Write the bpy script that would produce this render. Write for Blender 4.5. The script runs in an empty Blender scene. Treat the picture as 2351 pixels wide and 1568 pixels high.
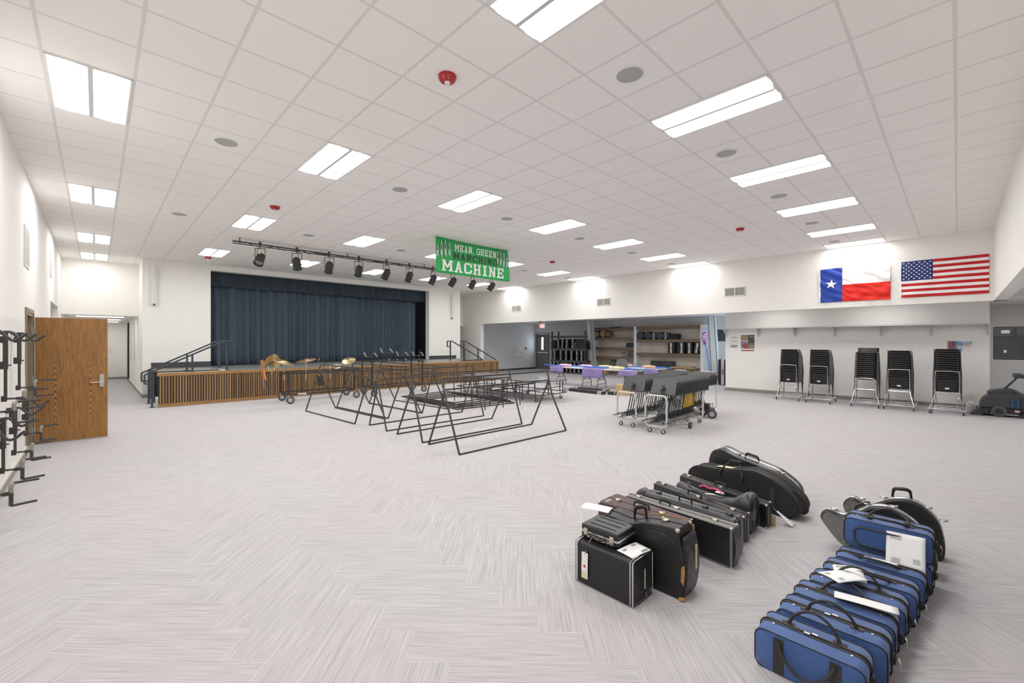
LAMP=14.0; DAY=14.0; DAY2=1.9; EXPO=0.62
import bpy, math, random
from mathutils import Vector, Matrix, Euler
R=math.radians; PI=math.pi; sin=math.sin; cos=math.cos
random.seed(7)
scene=bpy.context.scene; COL=scene.collection
H=1.70; YAW=.768; HC=4.22
# ---------------------------------------------------------------- materials
def M(nt,op,a,b=None,c=None,clamp=False):
    n=nt.nodes.new('ShaderNodeMath'); n.operation=op; n.use_clamp=clamp
    for i,v in enumerate((a,b,c)):
        if v is None: continue
        if isinstance(v,(int,float)): n.inputs[i].default_value=v
        else: nt.links.new(v,n.inputs[i])
    return n.outputs[0]
def mixc(nt,f,a,b,bt='MIX'):
    n=nt.nodes.new('ShaderNodeMix'); n.data_type='RGBA'; n.blend_type=bt
    for s,v in ((n.inputs[0],f),(n.inputs[6],a),(n.inputs[7],b)):
        if isinstance(v,(int,float)): s.default_value=v
        elif isinstance(v,(tuple,list)): s.default_value=(*v[:3],1)
        else: nt.links.new(v,s)
    return n.outputs[2]
def comb(nt,x,y,z):
    n=nt.nodes.new('ShaderNodeCombineXYZ')
    for i,v in enumerate((x,y,z)):
        if isinstance(v,(int,float)): n.inputs[i].default_value=v
        else: nt.links.new(v,n.inputs[i])
    return n.outputs[0]
def coords(nt,kind='Object'):
    t=nt.nodes.new('ShaderNodeTexCoord'); s=nt.nodes.new('ShaderNodeSeparateXYZ')
    nt.links.new(t.outputs[kind],s.inputs[0]); return t.outputs[kind],s.outputs[0],s.outputs[1],s.outputs[2]
def noise(nt,vec,scale,detail=2,rough=.5):
    n=nt.nodes.new('ShaderNodeTexNoise'); n.inputs['Scale'].default_value=scale; n.inputs['Detail'].default_value=detail; n.inputs['Roughness'].default_value=rough
    if vec is not None: nt.links.new(vec,n.inputs['Vector'])
    return n.outputs[0]
def white(nt,vec):
    n=nt.nodes.new('ShaderNodeTexWhiteNoise'); nt.links.new(vec,n.inputs['Vector']); return n.outputs['Value']
def bumpn(nt,h,strength,dist,bs):
    b=nt.nodes.new('ShaderNodeBump'); b.inputs['Strength'].default_value=strength; b.inputs['Distance'].default_value=dist
    nt.links.new(h,b.inputs['Height']); nt.links.new(b.outputs[0],bs.inputs['Normal'])
def newmat(name,rough=.5,metal=0,spec=.5):
    m=bpy.data.materials.new(name); m.use_nodes=True; nt=m.node_tree; bs=nt.nodes['Principled BSDF']
    bs.inputs['Roughness'].default_value=rough; bs.inputs['Metallic'].default_value=metal
    bs.inputs['Specular IOR Level'].default_value=spec
    return m,nt,bs
MATS={}
def mat(name,col,rough=.5,metal=0,spec=.5,var=.12,scale=30,bump=0,bscale=None,alpha=None,trans=None):
    """plain procedural surface: base colour with noise mottling and optional grain"""
    if name in MATS: return MATS[name]
    m,nt,bs=newmat(name,rough,metal,spec); v,_,_,_=coords(nt)
    f=noise(nt,v,scale,4)
    a=tuple(max(0,c*(1-var)) for c in col); b=tuple(min(1,c*(1+var)) for c in col)
    nt.links.new(mixc(nt,f,a,b),bs.inputs['Base Color'])
    if bump: bumpn(nt,noise(nt,v,bscale or scale*6,3),bump,.004,bs)
    if trans: bs.inputs['Transmission Weight'].default_value=trans
    MATS[name]=m; return m
def emat(name,col,strength):
    if name in MATS: return MATS[name]
    m,nt,bs=newmat(name,.6); v,_,_,_=coords(nt)
    bs.inputs['Base Color'].default_value=(.8,.8,.8,1)
    nt.links.new(mixc(nt,noise(nt,v,2),tuple(c*.99 for c in col),col),bs.inputs['Emission Color'])
    bs.inputs['Emission Strength'].default_value=strength
    MATS[name]=m; return m
def wood(name,dark,light,axis=2,scale=6,rough=.45,cath=False,spread=14):
    if name in MATS: return MATS[name]
    m,nt,bs=newmat(name,rough); v,x,y,z=coords(nt)
    c=[x,y,z]; k=[M(nt,'MULTIPLY',c[i],1.0 if i==axis else spread) for i in range(3)]
    vec=comb(nt,*k); f=noise(nt,vec,scale,6,.62); g=noise(nt,vec,scale*5,3,.6)
    f=M(nt,'ADD',M(nt,'MULTIPLY',f,.65),M(nt,'MULTIPLY',g,.35))
    f=M(nt,'MULTIPLY_ADD',M(nt,'SUBTRACT',f,.5),2.6,.5,clamp=True)
    if cath:   # cathedral arches of flat sawn veneer
        ox=noise(nt,comb(nt,M(nt,'MULTIPLY',x,3.2),0,M(nt,'MULTIPLY',z,.6)),1.3,2)
        cx=M(nt,'ABSOLUTE',M(nt,'SUBTRACT',M(nt,'FRACT',M(nt,'MULTIPLY',M(nt,'ADD',x,-.025),2.38)),.5))
        e=M(nt,'ADD',M(nt,'MULTIPLY',M(nt,'SUBTRACT',z,.75),1.0),M(nt,'MULTIPLY',M(nt,'MULTIPLY',cx,cx),24))
        w=M(nt,'SINE',M(nt,'MULTIPLY',M(nt,'ADD',e,M(nt,'MULTIPLY',ox,.25)),62))
        near=M(nt,'SUBTRACT',1,M(nt,'MULTIPLY',cx,7),clamp=True)
        mid=M(nt,'SUBTRACT',1,M(nt,'MULTIPLY',M(nt,'ABSOLUTE',M(nt,'SUBTRACT',z,.85)),1.35),clamp=True)
        w=M(nt,'MULTIPLY',M(nt,'MULTIPLY',w,near),M(nt,'MULTIPLY',mid,.95))
        f=M(nt,'SUBTRACT',f,w,clamp=True)
    nt.links.new(mixc(nt,f,dark,light),bs.inputs['Base Color'])
    bumpn(nt,f,.15,.002,bs)
    MATS[name]=m; return m
# ---------------------------------------------------------------- mesh builder
class MB:
    def __init__(s): s.v=[]; s.f=[]
    def add(s,vs,fs):
        o=len(s.v); s.v+= [tuple(p) for p in vs]; s.f+=[tuple(i+o for i in f) for f in fs]; return s
    def box(s,c,d,rot=None):
        hx,hy,hz=d[0]/2,d[1]/2,d[2]/2
        vs=[Vector((x,y,z)) for x in(-hx,hx) for y in(-hy,hy) for z in(-hz,hz)]
        if rot is not None: vs=[rot@p for p in vs]
        c=Vector(c); return s.add([p+c for p in vs],[(0,1,3,2),(4,6,7,5),(0,4,5,1),(2,3,7,6),(0,2,6,4),(1,5,7,3)])
    def bx(s,x0,x1,y0,y1,z0,z1): return s.box(((x0+x1)/2,(y0+y1)/2,(z0+z1)/2),(abs(x1-x0),abs(y1-y0),abs(z1-z0)))
    def bar(s,a,b,w,h=None,up=(0,0,1)):
        h=h or w; a=Vector(a); b=Vector(b); d=(b-a); L=d.length
        if L<1e-6: return s
        d.normalize(); u=Vector(up)
        if abs(d.dot(u))>.98: u=Vector((1,0,0))
        r=d.cross(u).normalized(); u=r.cross(d)
        vs=[p+r*i*w/2+u*j*h/2 for p in(a,b) for i in(-1,1) for j in(-1,1)]
        return s.add(vs,[(0,1,3,2),(4,6,7,5),(0,4,5,1),(2,3,7,6),(0,2,6,4),(1,5,7,3)])
    def tube(s,pts,r,n=8,closed=False):
        P=[Vector(p) for p in pts]; m=len(P); rs=r if isinstance(r,(list,tuple)) else [r]*m
        T=[]
        for i in range(m):
            a=P[(i-1)%m] if (closed or i) else P[i]; b=P[(i+1)%m] if (closed or i<m-1) else P[i]
            T.append((b-a).normalized())
        up=Vector((0,0,1)) if abs(T[0].z)<.9 else Vector((1,0,0))
        nrm=(up-T[0]*up.dot(T[0])).normalized(); vs=[]
        for i in range(m):
            if i: nrm=(nrm-T[i]*nrm.dot(T[i]));  nrm=nrm.normalized() if nrm.length>1e-6 else T[i].orthogonal().normalized()
            bn=T[i].cross(nrm)
            k=1.0
            if (closed or 0<i<m-1):
                a=(P[i]-P[i-1]).normalized(); c=max(.4,a.dot(T[i])); k=min(1.6,1/c)**.5
            for j in range(n):
                t=2*PI*j/n; vs.append(P[i]+(nrm*cos(t)+bn*sin(t))*rs[i]*k)
        fs=[]; 
        for i in range(m if closed else m-1):
            for j in range(n):
                a=i*n+j; b=i*n+(j+1)%n; i2=(i+1)%m; fs.append((a,b,i2*n+(j+1)%n,i2*n+j))
        if not closed: fs.append(tuple(range(n))[::-1]); fs.append(tuple((m-1)*n+j for j in range(n)))
        return s.add(vs,fs)
    def cyl(s,a,b,r,n=16,r2=None): return s.tube([a,b],[r,r if r2 is None else r2],n)
    def prism(s,poly,w0,w1,mp):
        """poly (u,v) extruded between w0 and w1; mp(u,v,w)->xyz"""
        n=len(poly); vs=[mp(u,v,w0) for u,v in poly]+[mp(u,v,w1) for u,v in poly]
        return s.add(vs,[tuple(range(n))[::-1],tuple(range(n,2*n))]+[(i,(i+1)%n,n+(i+1)%n,n+i) for i in range(n)])
    def lathe(s,prof,n=24,org=(0,0,0),rot=None,cap=True):
        o=Vector(org); vs=[]; 
        for r,z in prof:
            for j in range(n):
                t=2*PI*j/n; p=Vector((r*cos(t),r*sin(t),z)); vs.append((rot@p if rot is not None else p)+o)
        fs=[(i*n+j,i*n+(j+1)%n,(i+1)*n+(j+1)%n,(i+1)*n+j) for i in range(len(prof)-1) for j in range(n)]
        if cap and prof[0][0]>1e-5: fs.append(tuple(range(n))[::-1])
        if cap and prof[-1][0]>1e-5: fs.append(tuple((len(prof)-1)*n+j for j in range(n)))
        return s.add(vs,fs)
    def grid(s,fn,nu,nv):
        vs=[fn(i/nu,j/nv) for i in range(nu+1) for j in range(nv+1)]
        return s.add(vs,[(i*(nv+1)+j,(i+1)*(nv+1)+j,(i+1)*(nv+1)+j+1,i*(nv+1)+j+1) for i in range(nu) for j in range(nv)])
    def build(s,name,m=None,parent=None,loc=None,rot=None,smooth=True,bevel=0,seg=2,solid=0,ang=35):
        me=bpy.data.meshes.new(name); me.from_pydata(s.v,[],s.f); me.update()
        import bmesh
        b=bmesh.new(); b.from_mesh(me); bmesh.ops.remove_doubles(b,verts=b.verts,dist=1e-6); bmesh.ops.recalc_face_normals(b,faces=b.faces); b.to_mesh(me); b.free()
        if smooth:
            me.polygons.foreach_set('use_smooth',[True]*len(me.polygons)); me.set_sharp_from_angle(angle=R(ang))
        if m: me.materials.append(m)
        o=bpy.data.objects.new(name,me); COL.objects.link(o)
        if parent: o.parent=parent
        if loc: o.location=loc
        if rot: o.rotation_euler=rot
        if bevel:
            k=o.modifiers.new('bevel','BEVEL'); k.width=bevel; k.segments=seg; k.limit_method='ANGLE'; k.angle_limit=R(40); k.harden_normals=False
        if solid:
            k=o.modifiers.new('solid','SOLIDIFY'); k.thickness=solid; k.offset=0
        return o
def tag(o,label=None,cat=None,group=None,kind=None):
    if label: o['label']=label
    if cat: o['category']=cat
    if group: o['group']=group
    if kind: o['kind']=kind
    return o
def thing(name,label,cat,loc=(0,0,0),rz=0,group=None):
    o=bpy.data.objects.new(name,None); COL.objects.link(o); o.location=loc; o.rotation_euler=(0,0,rz); o.empty_display_size=.1
    return tag(o,label,cat,group)
def struct(name,mb,m,**k):
    k.setdefault('smooth',False)
    o=mb.build(name,m,**k); o['kind']='structure'; return o
def dup(o,loc=None,rz=None,label=None,group=None,parent=None):
    c=o.copy(); COL.objects.link(c)
    if parent is not None: c.parent=parent
    if loc is not None: c.location=loc
    if rz is not None: c.rotation_euler=(0,0,rz)
    if label: c['label']=label
    if group: c['group']=group
    for ch in list(o.children): dup(ch,parent=c)
    return c

ORD=['first','second','third','fourth','fifth','sixth','seventh','eighth','ninth','tenth','eleventh','twelfth','thirteenth','fourteenth','fifteenth','sixteenth','seventeenth','eighteenth','nineteenth','twentieth','twenty-first','twenty-second','twenty-third','twenty-fourth']
def text_mesh(body,size,name,m,parent,loc,rot,depth=.001,align='CENTER',sx=1,bold=0):
    cu=bpy.data.curves.new(name,'FONT'); cu.body=body; cu.size=size; cu.extrude=depth; cu.align_x=align; cu.align_y='CENTER'; cu.offset=bold
    to=bpy.data.objects.new(name+'_tmp',cu); COL.objects.link(to); bpy.context.view_layer.update()
    me=bpy.data.meshes.new_from_object(to.evaluated_get(bpy.context.evaluated_depsgraph_get())); bpy.data.objects.remove(to)
    o=bpy.data.objects.new(name,me); me.materials.clear(); me.materials.append(m); COL.objects.link(o)
    o.parent=parent; o.location=loc; o.rotation_euler=rot; o.scale=(sx,1,1); return o
def rrect(w,h,r,n=4,cx=0,cy=0):
    pts=[]
    for (sx,sy,a0) in ((1,1,0),(-1,1,90),(-1,-1,180),(1,-1,270)):
        for i in range(n+1):
            a=R(a0+90*i/n); pts.append((cx+sx*(w/2-r)+r*cos(a),cy+sy*(h/2-r)+r*sin(a)))
    return pts
def smooth_pts(P,n=4,closed=False):
    """Catmull-Rom through 2D/3D points"""
    out=[]; m=len(P); rng=range(m) if closed else range(m-1)
    for i in rng:
        p0=P[(i-1)%m] if (closed or i>0) else P[i]; p1=P[i]; p2=P[(i+1)%m]; p3=P[(i+2)%m] if (closed or i<m-2) else P[i+1]
        for k in range(n):
            t=k/n; out.append(tuple(.5*((2*b)+(-a+c)*t+(2*a-5*b+4*c-d)*t*t+(-a+3*b-3*c+d)*t**3) for a,b,c,d in zip(p0,p1,p2,p3)))
    if not closed: out.append(tuple(P[-1]))
    return out
# ---------------------------------------------------------------- shared materials
WALL=mat('painted_wall',(.85,.838,.805),.75,var=.025,scale=3,bump=.06,bscale=250)
WALLG=mat('shade_greyed_wall',(.70,.70,.70),.75,var=.025,scale=3,bump=.06,bscale=250)  # wall paint greyed to carry the shade of the dimmer rooms
TRIM=mat('cream_trim',(.78,.76,.70),.5,var=.02)
BASEB=mat('taupe_vinyl_base',(.30,.275,.24),.5,var=.06)
BLK=mat('black_powdercoat',(.028,.028,.03),.42,var=.2,scale=60,bump=.05)
BLKP=mat('black_plastic',(.018,.018,.019),.33,var=.2,scale=40)
GRYM=mat('dark_grey_steel',(.07,.072,.078),.45,.3,var=.15)
CHR=mat('chrome',(.75,.75,.76),.16,1.0,var=.04)
STEEL=mat('brushed_steel',(.55,.55,.56),.35,.9,var=.1)
RUB=mat('dark_rubber',(.05,.05,.052),.75,var=.2)
GRUB=mat('grey_rubber_tyre',(.085,.083,.08),.8,var=.2)
WHT=mat('white_enamel',(.80,.79,.76),.4,var=.03)
PAPER=mat('white_paper',(.86,.86,.85),.8,var=.02,scale=8)
MANILA=mat('manila_card',(.78,.70,.48),.8,var=.04)
BRASS=mat('brass',(.70,.52,.26),.25,.95,var=.08)
CARDB=mat('cardboard',(.55,.36,.18),.85,var=.08)
RED=mat('red_plastic',(.42,.015,.018),.35,var=.08)
# ================================================================ camera
cam=bpy.data.cameras.new('camera'); camo=bpy.data.objects.new('camera',cam); COL.objects.link(camo)
camo.location=(0,0,H); camo.rotation_euler=(R(90),0,-YAW); cam.sensor_width=36; cam.lens=988/2351*36; cam.clip_start=.05; cam.clip_end=200
scene.camera=camo
# ================================================================ carpet: herringbone planks laid at 45 degrees
def carpet():
    m,nt,bs=newmat('herringbone_carpet',.92,spec=.15); v,x,y,z=coords(nt)
    W=.244; k=1/math.sqrt(2)
    u=M(nt,'MULTIPLY',M(nt,'SUBTRACT',x,y),k); w=M(nt,'MULTIPLY',M(nt,'ADD',x,y),k)
    U=M(nt,'MULTIPLY',M(nt,'ADD',u,1.103),1/W); V=M(nt,'MULTIPLY',M(nt,'SUBTRACT',w,2.765),1/W)
    i=M(nt,'FLOOR',U); j=M(nt,'FLOOR',V)
    s=M(nt,'ADD',i,j); kk=M(nt,'FLOORED_MODULO',s,8)
    hz=M(nt,'LESS_THAN',kk,3.5)
    # plank ids
    hid=comb(nt,M(nt,'SUBTRACT',i,kk),j,.3)
    vid=comb(nt,i,M(nt,'SUBTRACT',j,M(nt,'SUBTRACT',kk,4)),7.7)
    rh=white(nt,hid); rv=white(nt,vid)
    rnd=M(nt,'ADD',M(nt,'MULTIPLY',hz,rh),M(nt,'MULTIPLY',M(nt,'SUBTRACT',1,hz),rv))
    def sel(a,b): return M(nt,'ADD',M(nt,'MULTIPLY',hz,a),M(nt,'MULTIPLY',M(nt,'SUBTRACT',1,hz),b))
    al=sel(U,V); ac=sel(V,U)   # along / across plank
    off=M(nt,'MULTIPLY',rnd,37)
    vec=comb(nt,M(nt,'ADD',M(nt,'MULTIPLY',al,.24),off),M(nt,'MULTIPLY',ac,22),off)
    n1=noise(nt,vec,2.6,3,.7)
    vec2=comb(nt,M(nt,'ADD',M(nt,'MULTIPLY',al,.55),off),M(nt,'MULTIPLY',ac,58),off)
    n2=noise(nt,vec2,2.0,1,.5)
    f=M(nt,'ADD',M(nt,'MULTIPLY',n1,.6),M(nt,'MULTIPLY',n2,.4))
    f=M(nt,'MULTIPLY_ADD',M(nt,'SUBTRACT',f,.5),2.9,.5,clamp=True)
    col=mixc(nt,f,(.325,.315,.323),(.63,.615,.625))
    # warmer and cooler yarns drifting through the field
    wv=noise(nt,comb(nt,M(nt,'MULTIPLY',x,.35),M(nt,'MULTIPLY',y,.35),0),1.5,2)
    wf=M(nt,'MULTIPLY',M(nt,'SUBTRACT',wv,.42),2.0,clamp=True)
    col=mixc(nt,wf,col,mixc(nt,1.0,col,(1.03,.985,.985),'MULTIPLY'))
    # seams between planks
    fu=M(nt,'FRACT',U); fv=M(nt,'FRACT',V)
    e_ac=sel(fv,fu); d_ac=M(nt,'MINIMUM',e_ac,M(nt,'SUBTRACT',1,e_ac))
    pos=sel(M(nt,'ADD',kk,fu),M(nt,'ADD',M(nt,'SUBTRACT',kk,4),fv)); d_al=M(nt,'MINIMUM',pos,M(nt,'SUBTRACT',4,pos))
    d=M(nt,'MINIMUM',d_ac,d_al); seam=M(nt,'LESS_THAN',d,.008)
    col=mixc(nt,M(nt,'MULTIPLY',seam,.35),col,(.70,.68,.68))
    nt.links.new(col,bs.inputs['Base Color'])
    bumpn(nt,f,.12,.001,bs)
    return m
CARPET=carpet()
struct('floor',MB().bx(-4,22,-8,28,-.1,0),CARPET)
# ================================================================ ceiling tiles
def tiles(name,base,gridc,x0=-.3448,y0=3.6723,P=.6096):
    m,nt,bs=newmat(name,.85,spec=.2); v,x,y,z=coords(nt)
    fx=M(nt,'FRACT',M(nt,'MULTIPLY',M(nt,'SUBTRACT',x,x0),1/P)); fy=M(nt,'FRACT',M(nt,'MULTIPLY',M(nt,'SUBTRACT',y,y0),1/P))
    dx=M(nt,'MINIMUM',fx,M(nt,'SUBTRACT',1,fx)); dy=M(nt,'MINIMUM',fy,M(nt,'SUBTRACT',1,fy)); d=M(nt,'MINIMUM',dx,dy)
    g=M(nt,'LESS_THAN',d,.0195); edge=M(nt,'LESS_THAN',d,.028)
    sp=noise(nt,v,160,3,.7); col=mixc(nt,sp,tuple(c*.965 for c in base),base)
    tid=white(nt,comb(nt,M(nt,'FLOOR',M(nt,'MULTIPLY',M(nt,'SUBTRACT',x,x0),1/P)),M(nt,'FLOOR',M(nt,'MULTIPLY',M(nt,'SUBTRACT',y,y0),1/P)),0))
    col=mixc(nt,M(nt,'MULTIPLY',tid,.03),col,(.7,.69,.66))
    col=mixc(nt,edge,col,tuple(c*.93 for c in base)); col=mixc(nt,g,col,gridc)
    nt.links.new(col,bs.inputs['Base Color'])
    bumpn(nt,sp,.12,.002,bs)
    return m
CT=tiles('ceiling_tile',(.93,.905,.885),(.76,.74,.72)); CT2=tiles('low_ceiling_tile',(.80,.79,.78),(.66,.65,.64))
X0,X1,YB,YF=-.76,14.35,-.56,18.7
struct('ceiling',MB().bx(X0-.2,X1+.3,YB-.2,YF+.25,HC,HC+.1),CT)
# ================================================================ main walls
w=MB(); T=.2
# left wall: service door y 9.62..10.60, side passage opening y 14.5..17.2
w.bx(X0-T,X0,-.76,9.62,0,HC); w.bx(X0-T,X0,9.62,10.60,2.15,HC); w.bx(X0-T,X0,10.60,14.5,0,HC)
w.bx(X0-T,X0,14.5,17.2,2.64,HC); w.bx(X0-T,X0,17.2,26.6,0,HC)
struct('wall_left',w,WALL)
# stage wall with proscenium opening
w=MB(); PY0,PY1=17.1,17.4; PX0,PX1,PZ1=2.71,11.15,4.05
w.bx(1.0,PX0,PY0,PY1,0,HC); w.bx(PX1,12.95,PY0,PY1,0,HC); w.bx(PX0,PX1,PY0,PY1,PZ1,HC)
w.bx(1.0,1.2,PY1,26.6,0,HC); w.bx(12.75,12.95,PY1,22,0,HC)
w.bx(PX0,PX1,PY0,PY1,0,.86)
struct('wall_stage',w,WALL)
# headers at the ends of both alcoves
struct('wall_alcove_left',MB().bx(X0,1.0,18.7,18.9,2.53,HC),WALL)
struct('wall_alcove_right',MB().bx(12.95,14.35,18.7,18.9,2.53,HC).bx(12.95,14.35,22,22.2,0,2.6),WALL)
# flag wall: upper bulkhead over recess, solid strip beside stage
w=MB(); w.bx(X1,X1+.22,YB-.2,17.2,2.61,HC); w.bx(X1,X1+.22,17.2,22.2,0,HC)
struct('wall_flag_upper',w,WALL)
# closet block carrying the shelf
struct('wall_flag_lower',MB().bx(15.8,20.0,-.55,5.63,0,2.8),mat('shade_lifted_wall',(.90,.89,.86),.75,var=.02,scale=3))  # wall paint lightened to offset the shade under the overhang
# bulkhead over the opening to the side room, beside the camera
w=MB(); w.bx(X0-T,X1+.22,YB-.2,YB,2.61,HC); w.bx(X0-T,1.5,YB-.2,YB,0,2.61)
struct('wall_right',w,WALL)
# recess behind the flag wall
struct('wall_recess_side',MB().bx(X1+.22,20.1,18.4,18.6,0,2.8),WALLG)
w=MB(); w.bx(19.8,20.0,5.63,17.22,0,2.8); w.bx(19.8,20.0,18.34,18.4,0,2.8); w.bx(19.8,20.0,17.22,18.34,2.2,2.8)
struct('wall_recess_back',w,WALLG)
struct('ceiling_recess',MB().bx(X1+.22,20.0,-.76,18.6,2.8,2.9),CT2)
# side room behind the bulkhead
w=MB(); w.bx(19.4,19.6,-8,-.55,0,2.8); w.bx(1.5,19.6,-8,-7.8,0,2.8); w.bx(1.3,1.5,-8,YB-.2,0,2.8)
struct('wall_side_room',w,WALLG)
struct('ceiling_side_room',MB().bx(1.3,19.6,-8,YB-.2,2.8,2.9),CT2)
# corridor beyond the left alcove and the passage off the left wall
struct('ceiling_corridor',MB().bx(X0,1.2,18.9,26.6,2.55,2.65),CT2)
struct('wall_corridor_end',MB().bx(X0-.2,1.2,26.4,26.6,0,2.55),WALL)
w=MB(); w.bx(-3.2,X0-T,17.2,17.4,0,2.8); w.bx(-3.2,X0-T,14.3,14.5,0,2.8); w.bx(-3.3,-3.2,14.3,17.4,0,2.8)
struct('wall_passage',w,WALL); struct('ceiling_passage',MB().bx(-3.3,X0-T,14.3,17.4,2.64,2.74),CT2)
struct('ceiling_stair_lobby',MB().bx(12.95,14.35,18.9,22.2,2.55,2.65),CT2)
# trims along the bases
b=MB(); b.bx(X0,X0+.012,-.56,9.55,0,.10); b.bx(X0,X0+.012,10.68,14.5,0,.10); b.bx(X0,X0+.012,17.2,26.4,0,.1)
struct('baseboard_left',b,BASEB)
b=MB(); b.bx(X0,X0+.02,-.56,9.55,.10,.16); b.bx(X0,X0+.02,10.68,14.5,.10,.16)
struct('trim_1',b,TRIM,bevel=.006)
b=MB(); b.bx(15.788,15.8,-.55,5.63,0,.10); b.bx(15.8,19.8,5.63,5.642,0,.1)
struct('baseboard_flag',b,BASEB)
struct('trim_2',MB().bx(15.78,15.8,-.55,5.63,.10,.135),TRIM,bevel=.004)
b=MB(); b.bx(.988,1.0,17.1,26.4,0,.1); b.bx(1.0,1.14,17.088,17.1,0,.1); b.bx(X0,1.0,26.388,26.4,0,.1)
struct('baseboard_stage',b,BASEB)
b=MB(); b.bx(.98,1.0,17.09,26.4,.10,.15)
struct('trim_3',b,TRIM,bevel=.004)
DKB=mat('charcoal_vinyl_base',(.055,.058,.062),.5)
b=MB(); b.bx(1.2,PX0,17.09,17.1,.875,1.05); b.bx(PX1,12.7,17.09,17.1,.875,1.03)
struct('baseboard_stage_floor',b,DKB)
b=MB(); b.bx(14.57,19.8,18.388,18.4,0,.10); b.bx(19.788,19.8,13.85,17.2,0,.1)
struct('baseboard_recess',b,DKB)
# plywood sheet joint lines on the left wall
PLY=mat('white_board_panel',(.80,.785,.75),.6,var=.02)
struct('trim_4',MB().bx(X0,X0+.008,6.3,7.36,.17,1.22).bx(X0,X0+.008,7.368,9.5,.17,1.22),PLY)
struct('trim_5',MB().bx(X0,X0+.006,6.3,9.5,1.23,2.0),PLY)
# ================================================================ ceiling lights
GX=lambda i:-.3448+.6096*i
GY=lambda j:3.6723+.6096*j
DIFF=emat('lamp_diffuser',(1,.985,.965),LAMP); RIB=mat('lamp_centre_rib',(.62,.62,.62),.5)
def troffer():
    t=thing('ceiling_light','','light')
    w,l=.6096,1.2192; fr=MB()
    for sx in(-1,1): fr.bx(sx*(w/2-.012),sx*(w/2-.026),-l/2+.012,l/2-.012,-.012,0)
    for sy in(-1,1): fr.bx(-w/2+.012,w/2-.012,sy*(l/2-.012),sy*(l/2-.026),-.012,0)
    fr.build('frame',WHT,t,smooth=False)
    for sx in(-1,1):
        MB().grid(lambda a,b,sx=sx:(sx*(.030+a*(w/2-.026-.030)),-l/2+.026+b*(l-.052),-.004-.014*sin(PI*a)),6,1).build('diffuser',DIFF,t)
    MB().prism([(-.03,0),(.03,0),(.018,-.02),(-.018,-.02)],-l/2+.03,l/2-.03,lambda u,v,q:(u,q,v)).build('centre_rib',RIB,t,smooth=False)
    return t
tr0=troffer(); first=True; SOFTL=[]
names={-4:'row nearest the camera',3:'second row from the camera',10:'third row from the camera',17:'row nearest the stage',22:'far alcove'}
cols=[0,4,8,12,16,20,23]
LL=[(i,j) for j in(-4,3,10,17) for i in cols ]+[(0,22)]
for i,j in LL:
    k=cols.index(i)
    lab=('white troffer light in the ceiling of the left alcove' if j==22 else
         'white troffer light, %s, %s column from the left wall'%(names[j],ORD[k]))
    if j==-4 and i==4: lab='white troffer light cut by the top edge of the photo'
    loc=(GX(i)+.3048,GY(j)+.6096,HC-.001)
    if first: tr0.location=loc; tr0['label']=lab; tr0['group']='troffer lights in the ceiling grid'; first=False
    else:
        o=dup(tr0,loc,0,lab,'troffer lights in the ceiling grid')
        if i==23 or j==22: SOFTL.append(o)
dup(tr0,(16.3,-1.95,2.799),PI/2,'ceiling light in the side room, seen under the bulkhead at the right edge','side room ceiling lights')
dup(tr0,(12.5,-3.2,2.799),PI/2,'ceiling light in the side room, second from the right edge','side room ceiling lights'); dup(tr0,(9.0,-3.2,2.799),PI/2,'ceiling light in the side room behind the camera','side room ceiling lights')
CORL=[]
for y,l in((20.2,'first ceiling light in the corridor behind the open wooden door'),(22.8,'second ceiling light in that corridor, added to brighten it'),(25.2,'farthest ceiling light in that corridor, added to brighten it')): CORL.append(dup(tr0,(.1,y,2.549),PI/2,l,'corridor lights'))  # the second and farthest are added to brighten the corridor
g=MB().bx(16.2,19.2,5.66,5.68,.9,2.2).build('window_pane',emat('added_daylight_glow',(.62,.80,1.0),DAY2),None,smooth=False); g.name='window_3'; g['kind']='structure'  # unseen glowing pane added to give the recess bluish daylight
struct('trim_16',MB().bx(16.1,16.2,5.64,5.70,.8,2.3).bx(19.2,19.3,5.64,5.70,.8,2.3).bx(16.1,19.3,5.64,5.70,.8,.9).bx(16.1,19.3,5.64,5.70,2.2,2.3),TRIM)  # frame around the added pane
DIM=emat('recess_fill_diffuser',(1,.985,.965),LAMP*.55)  # for unseen lights added to brighten the recess
for y,l in((14.2,'added dim fill light inside the recess, nearer the exit door'),(10.6,'added dim fill light inside the recess, above the folding tables'),(7.3,'added dim fill light inside the recess, nearer the closet')):
    o=dup(tr0,(16.3,y,2.799),0,l,'added recess fill lights')
    for ch in o.children:
        if ch.name.startswith('diffuser'): ch.data=ch.data.copy(); ch.data.materials[0]=DIM
SOFT=emat('softened_lamp_diffuser',(1,.985,.965),LAMP*.5)  # lamps beside walls set dimmer to cut their hot spots
for o in SOFTL:
    for ch in o.children:
        if ch.name.startswith('diffuser'): ch.data=ch.data.copy(); ch.data.materials[0]=SOFT
CDIM=emat('corridor_lamp_diffuser',(1,.985,.965),LAMP*.30)
for o in CORL:
    for ch in o.children:
        if ch.name.startswith('diffuser'): ch.data=ch.data.copy(); ch.data.materials[0]=CDIM
VDIM=emat('added_fill_diffuser',(1,.985,.965),LAMP*.15)  # for unseen fill lights added to brighten the wall under the overhang
for y,l in((1.4,'added fill light above the long shelf, behind the bulkhead, nearer the right edge'),(4.0,'added fill light above the long shelf, behind the bulkhead, nearer the recess')):
    o=dup(tr0,(15.1,y,2.799),0,l,'added fill lights behind the bulkhead')
    for ch in o.children:
        if ch.name.startswith('diffuser'): ch.data=ch.data.copy(); ch.data.materials[0]=VDIM
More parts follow.
